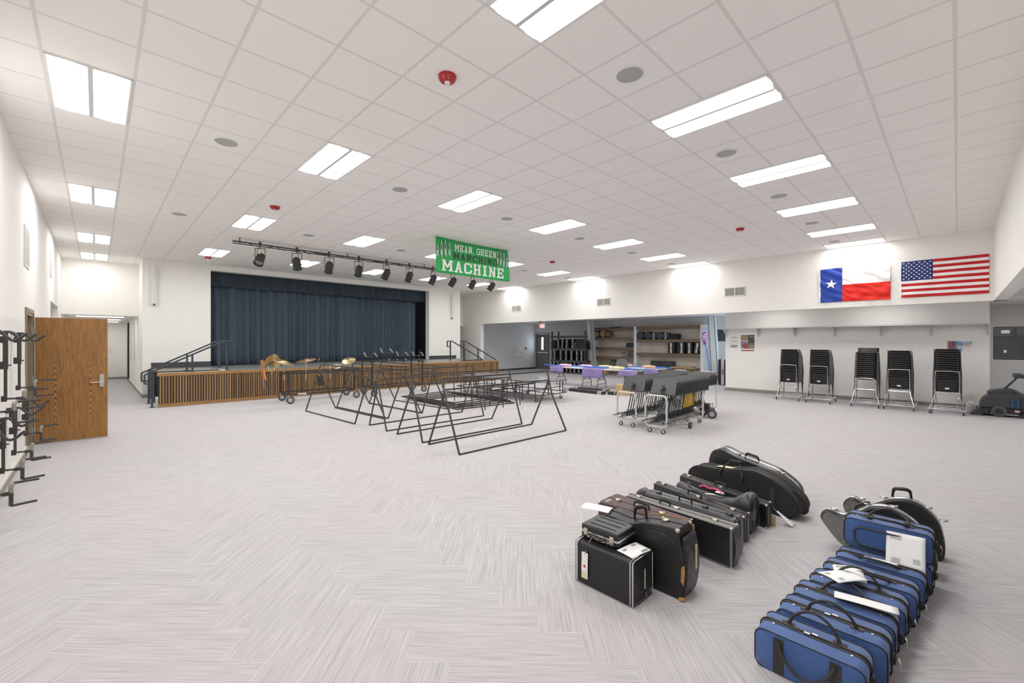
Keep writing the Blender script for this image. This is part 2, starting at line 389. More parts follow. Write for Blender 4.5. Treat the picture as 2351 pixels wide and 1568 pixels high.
# ================================================================ round ceiling speakers
SPK=mat('speaker_grille',(.42,.43,.42),.6,var=.15,scale=400)
def cspk():
    t=thing('ceiling_speaker','','speaker')
    MB().lathe([(.132,0),(.132,-.006),(.122,-.008),(.122,0)],32).build('rim',WHT,t)
    MB().lathe([(.122,-.004),(.05,-.007),(.0,-.0075)],32).build('grille',SPK,t)
    return t
sp0=cspk(); n=0
srow={-3:'front',4:'middle',11:'rear'}
for j in(-3,4,11):
    for q,i in enumerate((2,6,10,14,18,22)):
        if j==-3 and i==2: continue
        lab='round grey ceiling speaker, %s row of speakers, %s from the left'%(srow[j],ORD[q])
        loc=(GX(i)+.3048,GY(j)+.3048,HC-.001)
        if n==0: sp0.location=loc; sp0['label']=lab; sp0['group']='round ceiling speakers'
        else: dup(sp0,loc,0,lab,'round ceiling speakers')
        n+=1
# ================================================================ red fire alarms
CLR=mat('clear_strobe_lens',(.75,.75,.75),.1,var=.3,scale=90)
def alarm():
    t=thing('fire_alarm','','alarm')
    MB().lathe([(.085,0),(.086,-.02),(.072,-.045),(.045,-.058),(.0,-.06)],28).build('housing',RED,t)
    MB().lathe([(.028,-.05),(.028,-.068),(.018,-.082),(.0,-.086)],12).build('strobe_lens',CLR,t)
    return t
al0=alarm()
A=[(4,-1,HC,'red fire alarm nearest the camera, two tiles from the top light'),(4,8,HC,'red fire alarm beside the square light left of centre'),(4,19,HC,'red fire alarm on the ceiling above the stage stair'),(17,-1,HC,'red fire alarm on the right side of the ceiling'),(17,8,HC,'red fire alarm right of the green banner')]
for q,(i,j,z,lab) in enumerate(A):
    loc=(GX(i)+.3048,GY(j)+.3048,z)
    if q==0: al0.location=loc; al0['label']=lab; al0['group']='red ceiling fire alarms'
    else: dup(al0,loc,0,lab,'red ceiling fire alarms')
text_mesh('FIRE',.034,'lettering',WHT,al0,(-.045,-.045,-.0455),(R(180-35),0,R(-45)),.0006)
dup(al0.children[0].parent if False else al0,(17.6,16.0,2.8),0,'red fire alarm on the recess ceiling near the exit sign','red recess fire alarms')
dup(al0,(16.4,8.9,2.8),0,'red fire alarm on the recess ceiling above the shelving','red recess fire alarms')
# ================================================================ service door leaf (open, oak veneer)
OAK=wood('oak_veneer',(.16,.065,.016),(.50,.25,.07),2,5,.35,cath=True)
BRN=mat('brown_door_frame',(.27,.215,.15),.45,var=.04)
f=MB()
for y in(9.62,10.60):
    s=1 if y<10 else -1
    f.bx(X0-.2,X0+.012,y,y+s*.045,0,2.15)
f.bx(X0-.2,X0+.012,9.62,10.60,2.105,2.15)
f.bx(X0-.02,X0+.02,9.56,9.619,0,2.15); f.bx(X0-.02,X0+.02,10.601,10.66,0,2.15); f.bx(X0-.02,X0+.02,9.56,10.66,2.15,2.21)
struct('trim_6',f,BRN,bevel=.003)
w=MB(); w.bx(-2.6,X0-.2,10.9,11.0,0,2.6); w.bx(-2.6,X0-.2,9.0,9.1,0,2.6); w.bx(-2.7,-2.6,9.0,11.0,0,2.6); w.bx(-2.7,X0-.2,9.0,11.0,2.6,2.7)
struct('wall_closet',w,WALLG)
door=thing('door_1',None,None,(-.73,10.575,0)); door['kind']='structure'
MB().bx(0,.875,-.022,.022,.012,2.10).build('door_leaf',OAK,door,bevel=.002,smooth=False)
MB().bx(.77,.83,-.034,-.022,.90,1.12).build('lock_plate',STEEL,door,bevel=.003)
MB().tube([(.80,-.03,.985),(.80,-.075,.985)],.011,10).tube([(.80,-.075,.985),(.66,-.078,.985)],[.011,.009],10).build('door_handle',CHR,door)
for z in(.22,1.07,1.88): MB().bx(-.035,.0,-.024,-.012,z-.06,z+.06).cyl((-.002,-.025,z-.06),(-.002,-.025,z+.06),.008,8).build('hinge',STEEL,door)
# vents on left wall and flag wall
VENTD=mat('vent_shadow',(.10,.095,.09),.8)
def vent(label,loc,rz,split=True,w=.62,h=.28,group='air vents'):
    t=thing('air_vent',label,'vent',loc,rz,group)
    f=MB(); e=.022
    f.bx(-w/2,w/2,-.012,0,h/2-e,h/2); f.bx(-w/2,w/2,-.012,0,-h/2,-h/2+e); f.bx(-w/2,-w/2+e,-.012,0,-h/2,h/2); f.bx(w/2-e,w/2,-.012,0,-h/2,h/2)
    if split: f.bx(-.012,.012,-.012,0,-h/2,h/2)
    f.build('frame',WHT,t,bevel=.002)
    MB().bx(-w/2+e,w/2-e,-.003,-.001,-h/2+e,h/2-e).build('backing',VENTD,t,smooth=False)
    s=MB(); n=26
    for i in range(n):
        x=-w/2+e+(w-2*e)*(i+.5)/n; s.bx(x-.003,x+.003,-.010,-.003,-h/2+e,h/2-e)
    s.build('slats',WHT,t,smooth=False); return t
vent('white slotted air vent nearest the state flag',(14.349,4.835,3.255),-PI/2)
vent('white slotted air vent above the middle of the recess opening',(14.349,9.68,3.255),-PI/2)
vent('white slotted air vent on the flag wall closest to the stage',(14.349,14.56,3.27),-PI/2)
vent('white air vent high on the left wall, nearest the camera',(X0+.001,9.75,3.12),PI/2,False,.62,.60)
vent('white air vent high on the left wall, farther from the camera',(X0+.001,14.6,3.45),PI/2,False,.55,.5)
# recess exit door
DG=mat('taupe_grey_door',(.21,.20,.19),.5,var=.03)
f=MB(); f.bx(19.76,19.84,17.22,17.28,0,2.2); f.bx(19.76,19.84,18.28,18.34,0,2.2); f.bx(19.76,19.84,17.22,18.34,2.14,2.2)
struct('trim_7',f,DG)
d=thing('door_2',None,None,(19.84,17.78,0)); d['kind']='structure'
lf=MB(); lf.bx(0,.045,-.5,.5,.01,1.15).bx(0,.045,-.5,-.02,1.15,2.13).bx(0,.045,.13,.5,1.15,2.13).bx(0,.045,-.02,.13,1.95,2.13).bx(0,.045,-.02,.13,1.15,1.2)
lf.build('door_leaf',DG,d,smooth=False)
MB().bx(.015,.025,-.02,.13,1.2,1.95).build('vision_pane',emat('daylit_glass',(.75,.87,1.0),DAY),d,smooth=False)
MB().bx(-.05,-.01,-.42,.42,.98,1.05).bx(-.06,0,-.45,-.40,.96,1.07).bx(-.06,0,.40,.45,.96,1.07).build('push_bar',CHR,d,bevel=.004)
MB().bx(-.06,0,.1,.4,2.0,2.08).bar((-.05,.1,2.04),(-.12,-.2,2.06),.02).build('door_closer',GRYM,d,bevel=.004)
ex=thing('exit_sign','white sign with red letters above the far grey door','sign',(19.79,17.81,2.655))
MB().bx(-.03,0,-.18,.18,-.10,.10).build('sign_body',emat('lit_sign_face',(1,.82,.80),.55),ex,bevel=.004)
text_mesh('EXIT',.17,'lettering',emat('exit_red',(1,.03,.05),.9),ex,(-.032,0,0),(R(90),0,-PI/2),.001,bold=.006)
# wall fittings of the recess side wall
t=thing('wall_cabinet','white defibrillator cabinet on the blue-lit recess wall','cabinet',(18.3,18.4,1.05))
MB().bx(-.18,.18,-.16,0,-.28,.28).build('body',WHT,t,bevel=.012)
MB().bx(-.025,.025,-.166,-.16,-.05,.06).build('latch',mat('dark_red_mark',(.25,.03,.05),.5),t)
t=tag(MB().bx(-.05,.05,-.04,0,-.07,.07).build('pull_station',RED,loc=(18.95,18.4,1.28),bevel=.006),'small red pull station beside the white wall cabinet','alarm')
t=tag(MB().bx(-.035,.035,-.01,0,-.06,.06).build('wall_outlet',WHT,loc=(16.9,18.4,.45),bevel=.003),'small wall outlet low on the recess side wall','outlet')
t=tag(MB().bx(-.05,0,-.05,.05,-.1,.1).build('card_reader',WHT,loc=(19.8,17.08,1.2),bevel=.008),'white card reader beside the grey exit door','reader')
# bluish recess daylight comes from the unseen pane added on the closet side
# steel rigid-frame columns in the recess
COLM=mat('grey_steel_column',(.56,.56,.55),.5,var=.03)
def column(x,yt0,yt1,yb0,yb1,name):
    m=MB(); m.prism([(yt0,2.8),(yt1,2.8),(yb1,0),(yb0,0)],x,x+.02,lambda u,v,q:(q,u,v))
    m.prism([(yt0,2.8),(yt0-.02,2.8),(yb0-.02,0),(yb0,0)],x-.0,x+.25,lambda u,v,q:(q,u,v)); m.prism([(yt1,2.8),(yt1+.02,2.8),(yb1+.02,0),(yb1,0)],x,x+.25,lambda u,v,q:(q,u,v))
    return struct(name,m,COLM)
column(18.6,13.64,13.34,13.36,13.10,'trim_8'); column(18.6,7.34,7.09,7.18,6.90,'trim_9')
# windows along the corridor wall and black strip
for q,y in enumerate((20.6,22.8)):
    m=MB(); yy=y
    m.bx(.97,1.0,yy-.3,yy+.3,.95,1.0); m.bx(.98,1.0,yy-.27,yy-.22,1.0,2.45); m.bx(.98,1.0,yy+.22,yy+.27,1.0,2.45); m.bx(.98,1.0,yy-.27,yy+.27,2.4,2.45)
    o=struct('window_%d'%(q+1),m,TRIM,bevel=.003)
    g=MB().bx(.992,.999,yy-.22,yy+.22,1.0,2.4).build('window_pane',mat('dusky_glass',(.35,.36,.36),.08,var=.05),o,smooth=False)
struct('trim_10',MB().bx(.95,1.0,24.3,24.8,0.1,2.5),mat('black_gap_strip',(.02,.02,.022),.5))  # black strip standing in for a dark gap
# wooden door edge seen past the right end of the stage wall
struct('trim_11',MB().bx(12.96,13.35,18.95,19.0,.0,2.25),wood('oak_plain',(.25,.13,.05),(.48,.29,.14),2,5))
# switch plate by corridor
tag(MB().bx(-.06,.06,-.012,0,-.09,.09).build('thermostat',WHT,loc=(.43,26.38,1.33),bevel=.004),'small white thermostat on the corridor end wall','thermostat')
# ================================================================ stage platform
STF=mat('grey_stage_floor',(.20,.215,.205),.32,var=.22,scale=9,bump=.05)
OAKT=wood('oak_trim',(.26,.13,.045),(.50,.29,.12),0,5,.4)
def slatmat():
    m,nt,bs=newmat('oak_slats',.5); v,x,y,z=coords(nt)
    sid=white(nt,comb(nt,M(nt,'FLOOR',M(nt,'MULTIPLY',M(nt,'SUBTRACT',x,1.17),1/.059)),0,0))
    vec=comb(nt,M(nt,'MULTIPLY',x,14),0,M(nt,'ADD',z,M(nt,'MULTIPLY',sid,9)))
    f=M(nt,'MULTIPLY_ADD',M(nt,'SUBTRACT',noise(nt,vec,6,5,.65),.5),1.8,.5,clamp=True)
    f=M(nt,'ADD',M(nt,'MULTIPLY',f,.45),M(nt,'MULTIPLY',sid,.55))
    nt.links.new(mixc(nt,f,(.10,.055,.025),(.47,.29,.13)),bs.inputs['Base Color']); return m
sf=MB(); XA,XB=1.2,12.9
for (a,b,c,d) in ((XA,XB,15.40,17.1),(2.6,11.25,14.34,15.40),(2.75,11.1,17.1,20.5)): sf.bx(a,b,c,d,.845,.875)
sf.bx(XA,2.6,14.34,14.44,.845,.875).bx(11.25,XB,14.34,14.44,.845,.875)
struct('floor_stage',sf,STF)
st=MB(); st.bx(1.15,12.95,14.30,14.34,0,.845); st.bx(1.15,1.19,15.40,17.1,0,.845); st.bx(12.91,12.95,15.40,17.1,0,.845); st.bx(2.6,2.64,14.34,15.4,0,.845); st.bx(11.21,11.25,14.34,15.4,0,.845); st.bx(1.2,2.6,15.36,15.40,0,.845); st.bx(11.25,12.9,15.36,15.4,0,.845)
struct('wall_stage_riser',st,mat('black_slat_backing',(.02,.02,.022),.7))
s=MB(); n=int(11.8/.059)
for i in range(n):
    x=1.17+i*.059; s.bx(x,x+.037,14.275,14.30,.085,.80)
for i in range(16):
    y=14.32+i*.059; s.bx(1.125,1.15,y,y+.037,.085,.80) if False else None
struct('trim_12',s,slatmat())
s=MB(); s.bx(1.12,12.98,14.255,14.37,.80,.878); s.bx(1.14,12.96,14.262,14.30,0,.085); s.bx(1.13,12.97,14.25,14.262,0,.03)
struct('trim_13',s,OAKT,bevel=.004)
CRM=mat('cream_stair_paint',(.66,.64,.58),.5,var=.04)
def stairs(name,x0,x1,dirn):
    m=MB(); n=4
    for k in range(n):
        z=.175*(k+1); 
        a=x0+(x1-x0)*k/n if dirn>0 else x1-(x1-x0)*k/n
        b=x1 if dirn>0 else x0
        m.bx(a,b,14.345,15.355,.175*k,z)
    return struct(name,m,CRM,bevel=.004)
stairs('floor_stair_left',1.16,2.6,1); stairs('floor_stair_right',11.25,12.9,-1)
s=MB(); s.bx(1.15,2.75,15.40,15.47,.8755,.885).bx(2.6,2.68,14.44,15.47,.8755,.885).bx(1.15,2.68,14.37,14.44,.8755,.885)
struct('trim_14',s,CRM)
RAILM=mat('blue_grey_handrail',(.055,.065,.085),.4,.2,var=.08)
def rail(label,y,pts,posts,loop):
    t=thing('handrail',label,'handrail',(posts[0][0],y,0),0,'stage stair handrails')
    o=posts[0][0]; m=MB()
    for a,b in zip(pts[:-1],pts[1:]): m.bar((a[0]-o,0,a[1]),(b[0]-o,0,b[1]),.045,.04)
    m.build('top_rail',RAILM,t,bevel=.004)
    for (x,z0,z1) in posts:
        p=MB().bar((x-o,0,z0),(x-o,0,z1),.045,.045,up=(0,1,0)); p.box((x-o,0,z0+.004),(.13,.10,.008)); p.build('post',RAILM,t,bevel=.003)
L=[(1.03,.62),(.88,.62),(.88,.845),(2.6,1.715),(2.84,1.715),(2.84,1.475),(2.65,1.475)]
for y,lab in ((14.40,'dark handrail of the left stage stair, the one nearer the slatted front'),(15.36,'dark handrail of the left stage stair, the one nearer the white wall')):
    rail(lab,y,L,[(1.03,0,.92),(1.87,.875 if y<15 else .875,1.33),(2.66,.875,1.715)],None)
Rr=[(11.1,1.475),(10.94,1.475),(10.94,1.72),(11.17,1.72),(12.92,.87),(12.92,.62),(12.99,.62)]
for y,lab in ((14.40,'dark handrail of the right stage stair, the one nearer the slatted front'),(15.36,'dark handrail of the right stage stair, the one nearer the back')):
    rail(lab,y,Rr,[(11.1,.875,1.72),(11.87,.875,1.37),(12.99,0,.62)],None)
# ================================================================ curtains
def curtmat(name,a,b):
    m,nt,bs=newmat(name,.95,spec=.1); v,x,y,z=coords(nt)
    f=noise(nt,comb(nt,M(nt,'MULTIPLY',x,30),M(nt,'MULTIPLY',y,30),M(nt,'MULTIPLY',z,1.2)),2,3)
    nt.links.new(mixc(nt,f,a,b),bs.inputs['Base Color']); bs.inputs['Sheen Weight'].default_value=.5; bs.inputs['Sheen Roughness'].default_value=.4
    bs.inputs['Sheen Tint'].default_value=(.62,.72,.82,1); return m
NAVY=curtmat('navy_velour',(.042,.060,.082),(.088,.116,.150)); NAVY2=curtmat('navy_valance_velour',(.030,.040,.054),(.056,.072,.092))
random.seed(3)
def fold(x,ph,per,amp):
    p=x/per+ph+.35*sin(x*1.7+ph*3)+.2*sin(x*4.1+ph)
    s=sin(2*PI*p); return amp*(s*.75+.35*sin(4*PI*p+1.1)+.18*sin(6*PI*p+ph))
def curtain(name,label,x0,x1,z0,z1,y,ph,per=.36,amp=.10,m=None,hem=0):
    L=x1-x0; nu=int(L/.022)
    mb=MB().grid(lambda a,b:(a*L-L/2,fold(a*L,ph,per,amp)*(.55+.45*(1-b))+.01*sin(a*L*23)*(1-b),b*(z1-z0)+hem*sin(a*L*3)*(1-b)),nu,10)
    o=mb.build(name,m or NAVY,None,loc=(x0+L/2,y,z0),solid=.006,ang=80); return tag(o,label,'curtain')
curtain('stage_curtain','navy blue stage curtain, left leaf of the drawn pair',PX0-.15,6.95,.90,3.95,17.62,.2)
curtain('stage_curtain','navy blue stage curtain, right leaf with dark gap beside it',6.98,10.78,.90,3.95,17.68,.9)
curtain('curtain_valance','darker navy pleated valance across the top of the stage opening',PX0-.1,PX1+.1,3.56,4.12,17.47,.4,.50,.055,NAVY2,.012)
struct('wall_backstage',MB().bx(PX0-.6,PX1+.6,20.4,20.5,.8,HC),mat('black_backstage',(.006,.006,.007),.9))
s=MB(); s.bx(PX0-.4,PX0-.3,17.4,20.5,.8,HC).bx(PX1+.3,PX1+.4,17.4,20.5,.8,HC)
struct('wall_backstage_side',s,MATS['black_backstage'])
# ================================================================ slim column loudspeakers
for x,lab in ((1.27,'tall slim white column speaker high on the wall left of the stage'),(12.42,'tall slim white column speaker high on the wall right of the stage')):
    t=thing('column_speaker',lab,'speaker',(x,17.1,2.85),0,'slim wall speakers')
    MB().prism(rrect(.13,.11,.03,4,0,-.10),0,1.15,lambda u,v,q:(u,v,q)).build('cabinet',WHT,t)
    MB().prism(rrect(.10,.01,.004,2,0,-.16),.03,1.12,lambda u,v,q:(u,v,q)).build('grille',mat('white_grille',(.70,.69,.66),.6,var=.1,scale=300),t)
    MB().cyl((0,-.09,0),(0,-.09,-.05),.022,10).bx(-.015,.015,-.09,0,-.03,-.01).build('bracket',GRYM,t)
# ================================================================ lighting pipe with ten stage lamps
PIY,PIZ=12.1,4.12
t=thing('lighting_pipe','long black pipe hung under the ceiling carrying ten stage lamps','pipe',(6.7,PIY,PIZ))
m=MB().cyl((-4.35,0,0),(4.4,0,0),.02,10); m.cyl((-4.35,0,-.05),(4.4,0,-.05),.012,8)
m.build('pipe',GRYM,t)
for x in(-4.2,-1.55,1.0,3.2): MB().cyl((x,0,0),(x,0,.099),.012,8).box((x,0,.0),(.05,.05,.05)).build('hanger',GRYM,t)
c=MB(); pts=[(x0*.1-4.0,.03*sin(x0*.9),-.02-.035*sin(x0*.55)**2-.015*sin(x0*1.9)) for x0 in range(82)]
c.tube(pts,.009,6).build('cable',BLKP,t)
LENS=mat('lamp_lens',(.30,.30,.30),.08,.6)
def lamp():
    t=thing('stage_lamp','','stage lamp')
    MB().box((0,0,.02),(.05,.05,.09)).cyl((0,0,-.02),(0,0,-.10),.012,8).build('clamp',mat('rusty_clamp',(.12,.06,.035),.7,.3),t,bevel=.004)
    MB().tube(smooth_pts([(-.115,0,-.36),(-.12,0,-.22),(-.115,0,-.11),(-.09,0,-.10),(.09,0,-.10),(.115,0,-.11),(.12,0,-.22),(.115,0,-.36)],3),.009,6).build('yoke',BLK,t)
    rot=Euler((R(-143),0,0)).to_matrix()   # can points down and toward the stage
    b=MB().lathe([(.0,-.16),(.05,-.158),(.075,-.14),(.082,-.11),(.10,-.10),(.10,.02),(.112,.025),(.112,.05),(.10,.055),(.10,.14),(.116,.145),(.116,.165),(.098,.165),(.096,.12)],22,(0,0,-.36),rot)
    b.build('lamp_can',BLK,t)
    MB().lathe([(.0,.118),(.05,.124),(.094,.125),(.094,.120),(.0,.112)],20,(0,0,-.36),rot).build('lens',LENS,t)
    MB().tube(smooth_pts([(.0,.03,-.30),(.03,.10,-.22),(.02,.06,-.12),(.05,.01,-.02)],4),.006,6).build('lead',BLKP,t)
    MB().box((0,.05,-.235),(.05,.03,.03)).build('socket',BRASS,t)
    return t
l0=lamp(); desc=['first stage lamp on the pipe, at its left end']+['%s stage lamp on the pipe, counted from its left end'%ORD[k] for k in range(1,7)]+['%s stage lamp on the pipe, showing below the green banner'%ORD[k] for k in range(7,10)]
pxs=[597,681,756,824,887,940,994,1040,1085,1129]
xs=[2.94,3.8,4.64,5.49,6.36,7.15,8.04,8.85,9.72,10.63]
for k,x in enumerate(xs):
    rz=[2.5,-.5,-.2,-.1,.2,.1,.35,.4,.35,.4][k]
    if k==0: l0.location=(x,PIY,PIZ); l0.rotation_euler=(0,0,rz); l0['label']=desc[0]; l0['group']='black stage lamps on the pipe'
    else: dup(l0,(x,PIY,PIZ),rz,desc[k],'black stage lamps on the pipe')
# ================================================================ block lettering (slab serif)
def slab(ch):
    """returns list of quads (polygons) inside a 0..1 x 0..1 cell"""
    S=.24; F=.13   # stem, serif height
    def r(x0,x1,y0,y1): return [(x0,y0),(x1,y0),(x1,y1),(x0,y1)]
    ser=lambda x0,x1,y: r(x0,x1,y,y+F) if y<.5 else r(x0,x1,y,1)
    if ch=='M': return [r(.08,.28,0,1),r(.72,.92,0,1),[(.08,1),(.30,1),(.58,.30),(.42,.30)],[(.92,1),(.70,1),(.42,.30),(.58,.30)],r(0,.38,0,F),r(.62,1,0,F),r(0,.28,1-F,1),r(.72,1,1-F,1)]
    if ch=='E': return [r(.10,.36,0,1),r(0,.95,0,.17),r(0,.95,.83,1),r(.3,.72,.42,.58),r(.78,.95,0,.33),r(.78,.95,.67,1),r(.60,.72,.33,.67)]
    if ch=='A': return [[(.12,0),(.36,0),(.58,1),(.38,1)],[(.88,0),(.64,0),(.42,1),(.62,1)],r(.28,.72,.26,.40),r(0,.44,0,F),r(.56,1,0,F),r(.36,.64,.86,1)]
    if ch=='N': return [r(.10,.32,0,1),r(.68,.90,0,1),[(.10,1),(.36,1),(.90,0),(.64,0)],r(0,.42,0,F),r(0,.32,1-F,1),r(.58,1,1-F,1)]
    if ch in 'GC':
        q=[r(0,.26,.2,.8),[(0,.8),(.26,.8),(.36,1),(.2,1)],[(0,.2),(.26,.2),(.36,0),(.2,0)],r(.2,.82,.83,1),r(.2,.82,0,.17),[(.72,1),(.82,1),(1,.82),(1,.62),(.76,.62),(.76,.83)],]
        q.append([(.72,0),(.82,0),(1,.18),(1,.38),(.76,.38),(.76,.17)])
        if ch=='G': q+= [r(.76,1,.2,.5),r(.55,1,.38,.52)]
        return q
    if ch=='R': return [r(.10,.34,0,1),r(0,.8,.84,1),r(.3,.8,.44,.58),[(.7,1),(.82,1),(.96,.86),(.96,.58),(.82,.44),(.7,.44)],[(.48,.48),(.70,.48),(.88,0),(.64,0)],r(0,.44,0,F),r(.58,1,0,F)]
    if ch=='H': return [r(.10,.34,0,1),r(.66,.90,0,1),r(.3,.7,.42,.58),r(0,.44,0,F),r(.56,1,0,F),r(0,.44,1-F,1),r(.56,1,1-F,1)]
    if ch=='I': return [r(.30,.70,0,1),r(.1,.9,0,F),r(.1,.9,1-F,1)]
    if ch==',': return [[(.1,.2),(.6,.2),(.4,-.22),(.2,-.22)]]
    return []
KO=[0]
def slabtext(s,wd,x0,x1,z0,h,y,mb):
    tot=sum(wd.get(c,1.0) for c in s); gap=.16; W=(x1-x0)/(tot+gap*(len(s)-1)); x=x0
    for c in s:
        w=wd.get(c,1.0)*W
        for q in slab(c):
            KO[0]=(KO[0]+1)%9; vs=[(x+u*w,y-.0004*KO[0],z0+v*h) for u,v in q]; mb.add(vs,[tuple(range(len(vs)))])
        x+=w+gap*W
# ================================================================ banner
def bannermat():
    m,nt,bs=newmat('green_vinyl',.45); v,x,y,z=coords(nt)
    f=noise(nt,v,3,3); nt.links.new(mixc(nt,f,(.035,.40,.125),(.05,.47,.16)),bs.inputs['Base Color'])
    tr=nt.nodes.new('ShaderNodeBsdfTranslucent'); tr.inputs['Color'].default_value=(.25,.85,.35,1)
    mx=nt.nodes.new('ShaderNodeMixShader'); mx.inputs[0].default_value=.42
    out=nt.nodes['Material Output']; nt.links.new(bs.outputs[0],mx.inputs[1]); nt.links.new(tr.outputs[0],mx.inputs[2]); nt.links.new(mx.outputs[0],out.inputs['Surface']); return m
bn=thing('hanging_banner','green banner reading MEAN, GREEN MARCHING MACHINE hung from the ceiling','banner',(6.98,8.62,4.21))
BW,BH=2.36,.86
sag=lambda a:.02*sin(PI*a)
MB().grid(lambda a,b:((a-.5)*BW+.03*(1-b)*(a+.4),.012*sin(a*9)*(1-b)-.05*(1-b)*max(0,a-.93)/.07,-BH*(1-b)-sag(a)*b),60,12).build('banner_cloth',bannermat(),bn,solid=.002)
W1=mat('white_print',(.85,.86,.84),.5,var=.02); B1=mat('black_print',(.035,.045,.04),.5)
wd={'I':.62,'M':1.25,',':.4,' ':.35,'N':1.05}
yf=-.018
m=MB(); slabtext('MEAN,',wd,-.64,-.02,-.275,.165,yf,m); m.build('first_word',W1,bn,smooth=False)
m=MB(); slabtext('GREEN',wd,.06,.74,-.275,.165,yf,m); m.build('second_word',W1,bn,smooth=False)
m=MB(); slabtext('MACHINE',{'I':.7,'M':1.3},-1.02,1.02,-.80,.27,yf,m); m.build('fourth_word',W1,bn,smooth=False)
m=MB(); slabtext('MARCHING',{'I':.55,'M':1.25},-.68,.78,-.485,.165,yf,m); m.build('third_word',B1,bn,smooth=False)
def claws(x0,flip):
    w=MB(); k=MB()
    for q,(dx,top,bot) in enumerate(((0,-.17,-.50),(.115,-.06,-.50),(.23,-.03,-.47),(.345,-.07,-.46))):
        if flip: dx=-dx
        x=x0+dx; cx=.03 if not flip else -.03
        P=[(x,top),(x+.022,top-.08),(x+.040,(top+bot)/2),(x+.030,bot+.07),(x+cx,bot),(x-.022,bot+.09),(x-.030,(top+bot)/2-.02),(x-.016,top-.09)]
        w.add([(u,yf,v) for u,v in P],[tuple(range(len(P)))])
        P=[(x+.003,top-.06),(x+.016,(top+bot)/2+.03),(x+.004,bot+.17),(x-.014,(top+bot)/2)]
        k.add([(u,yf-.001,v) for u,v in P],[tuple(range(len(P)))])
        for e in range(5): 
            zz=top-.05-e*.05; k.add([(x-.03,yf-.001,zz),(x-.018,yf-.001,zz+.012),(x-.02,yf-.001,zz-.018)],[(0,1,2)])
            if bot+.04<zz: k.add([(x+.026,yf-.001,zz-.01),(x+.036,yf-.001,zz+.004),(x+.034,yf-.001,zz-.026)],[(0,1,2)])
    return w,k
w1,k1=claws(-1.14,False); w2,k2=claws(1.13,True)
for a,b in((w1,k1),(w2,k2)): a.build('claw_print',mat('silver_print',(.62,.62,.66),.4,var=.3,scale=60),bn,smooth=False); b.build('claw_shadow_print',B1,bn,smooth=False)
for a in(0,.25,.5,.75,1): MB().cyl(((a-.5)*BW*.985,-.003,-.02-sag(a)),((a-.5)*BW*.985,.006,-.02-sag(a)),.010,10).build('grommet',BRASS,bn)
# ================================================================ flags on the wall (they hang flat on x = 14.35, width along -y)
def flagcloth(name,cols,fn,label,y0,y1,z0,z1,wr,stars=None):
    m,nt,bs=newmat(name,.55,spec=.3); v,x,y,z=coords(nt)
    L=y0-y1; u=M(nt,'MULTIPLY',M(nt,'MULTIPLY_ADD',y,-1,L/2),1/L); w=M(nt,'MULTIPLY',z,1/(z1-z0))
    nt.links.new(fn(nt,u,w,v),bs.inputs['Base Color'])
    t=thing(name,label,'flag',(14.348,(y0+y1)/2,z0))
    MB().grid(lambda a,b:(-.012-.022*abs(wr(a,b)),L/2-a*L,b*(z1-z0)+.015*sin(a*7)*(1 if name=='state_flag' else .2)*(b if b>.5 else 0)),64,36).build('flag_cloth',m,t,ang=80)
    h=MB().grid(lambda a,b:(-.016-.006*abs(sin(b*9)),L/2+.045-a*.05,b*(z1-z0)),2,8); h.build('white_header',W1,t)
    return t,L,z1-z0
def star(cx,cz,r,x,rot=0):
    P=[]
    for k in range(10):
        a=PI/2+k*PI/5+rot; q=r if k%2==0 else r*.382; P.append((x,cx-q*cos(a),cz+q*sin(a)))
    return P
def tex(nt,u,w,v):
    fold=M(nt,'MULTIPLY',noise(nt,v,5,2),.0)
    left=M(nt,'LESS_THAN',u,.333); up=M(nt,'GREATER_THAN',w,.5)
    c=mixc(nt,up,(.72,.02,.012),(.86,.85,.84)); return mixc(nt,left,c,(.025,.06,.36))
def us(nt,u,w,v):
    st=M(nt,'FLOORED_MODULO',M(nt,'FLOOR',M(nt,'MULTIPLY',w,13)),2)
    c=mixc(nt,M(nt,'LESS_THAN',st,.5),(.86,.85,.83),(.52,.012,.018))
    cant=M(nt,'MULTIPLY',M(nt,'LESS_THAN',u,.385),M(nt,'GREATER_THAN',w,6/13)); return mixc(nt,cant,c,(.02,.035,.17))
wt=lambda a,b: 1.6*sin(6*(a+b*1.4))*(.3+.7*abs(a-.5)*2)*b**.5+1.2*sin(11*(a-b*.9))*(1-b)*(a**.6)+.6*sin(19*(a+b))
t,L,Hh=flagcloth('state_flag',None,tex,'red, white and blue flag with a single white star, on the wall',2.62,1.17,2.765,3.66,wt)
P=star(0,0,.135,0,-.12); mb=MB().add([(-.062,L/2-.245+p[1],.48+p[2]) for p in P],[tuple(range(10))]); mb.build('white_star',W1,t,smooth=False,solid=.004)
wu=lambda a,b:.5*sin(5*a+3*b)+.35*sin(13*a-7*b)
t,L,Hh=flagcloth('national_flag',None,us,'red and white striped flag with fifty stars, right of the other flag',.97,-.49,2.78,3.66,wu)
mb=MB(); cw,chh=.385*L,7/13*Hh
for r in range(9):
    n=6 if r%2==0 else 5
    for k in range(n):
        u=(2*k+1+(r%2))/12*cw; z=Hh-(r+1)/10*chh; P=star(0,0,.024,0); o=len(mb.v)
        mb.add([(-.036,L/2-u+p[1],z+p[2]) for p in P],[tuple(range(10))])
mb.build('white_stars',W1,t,smooth=False,solid=.003)
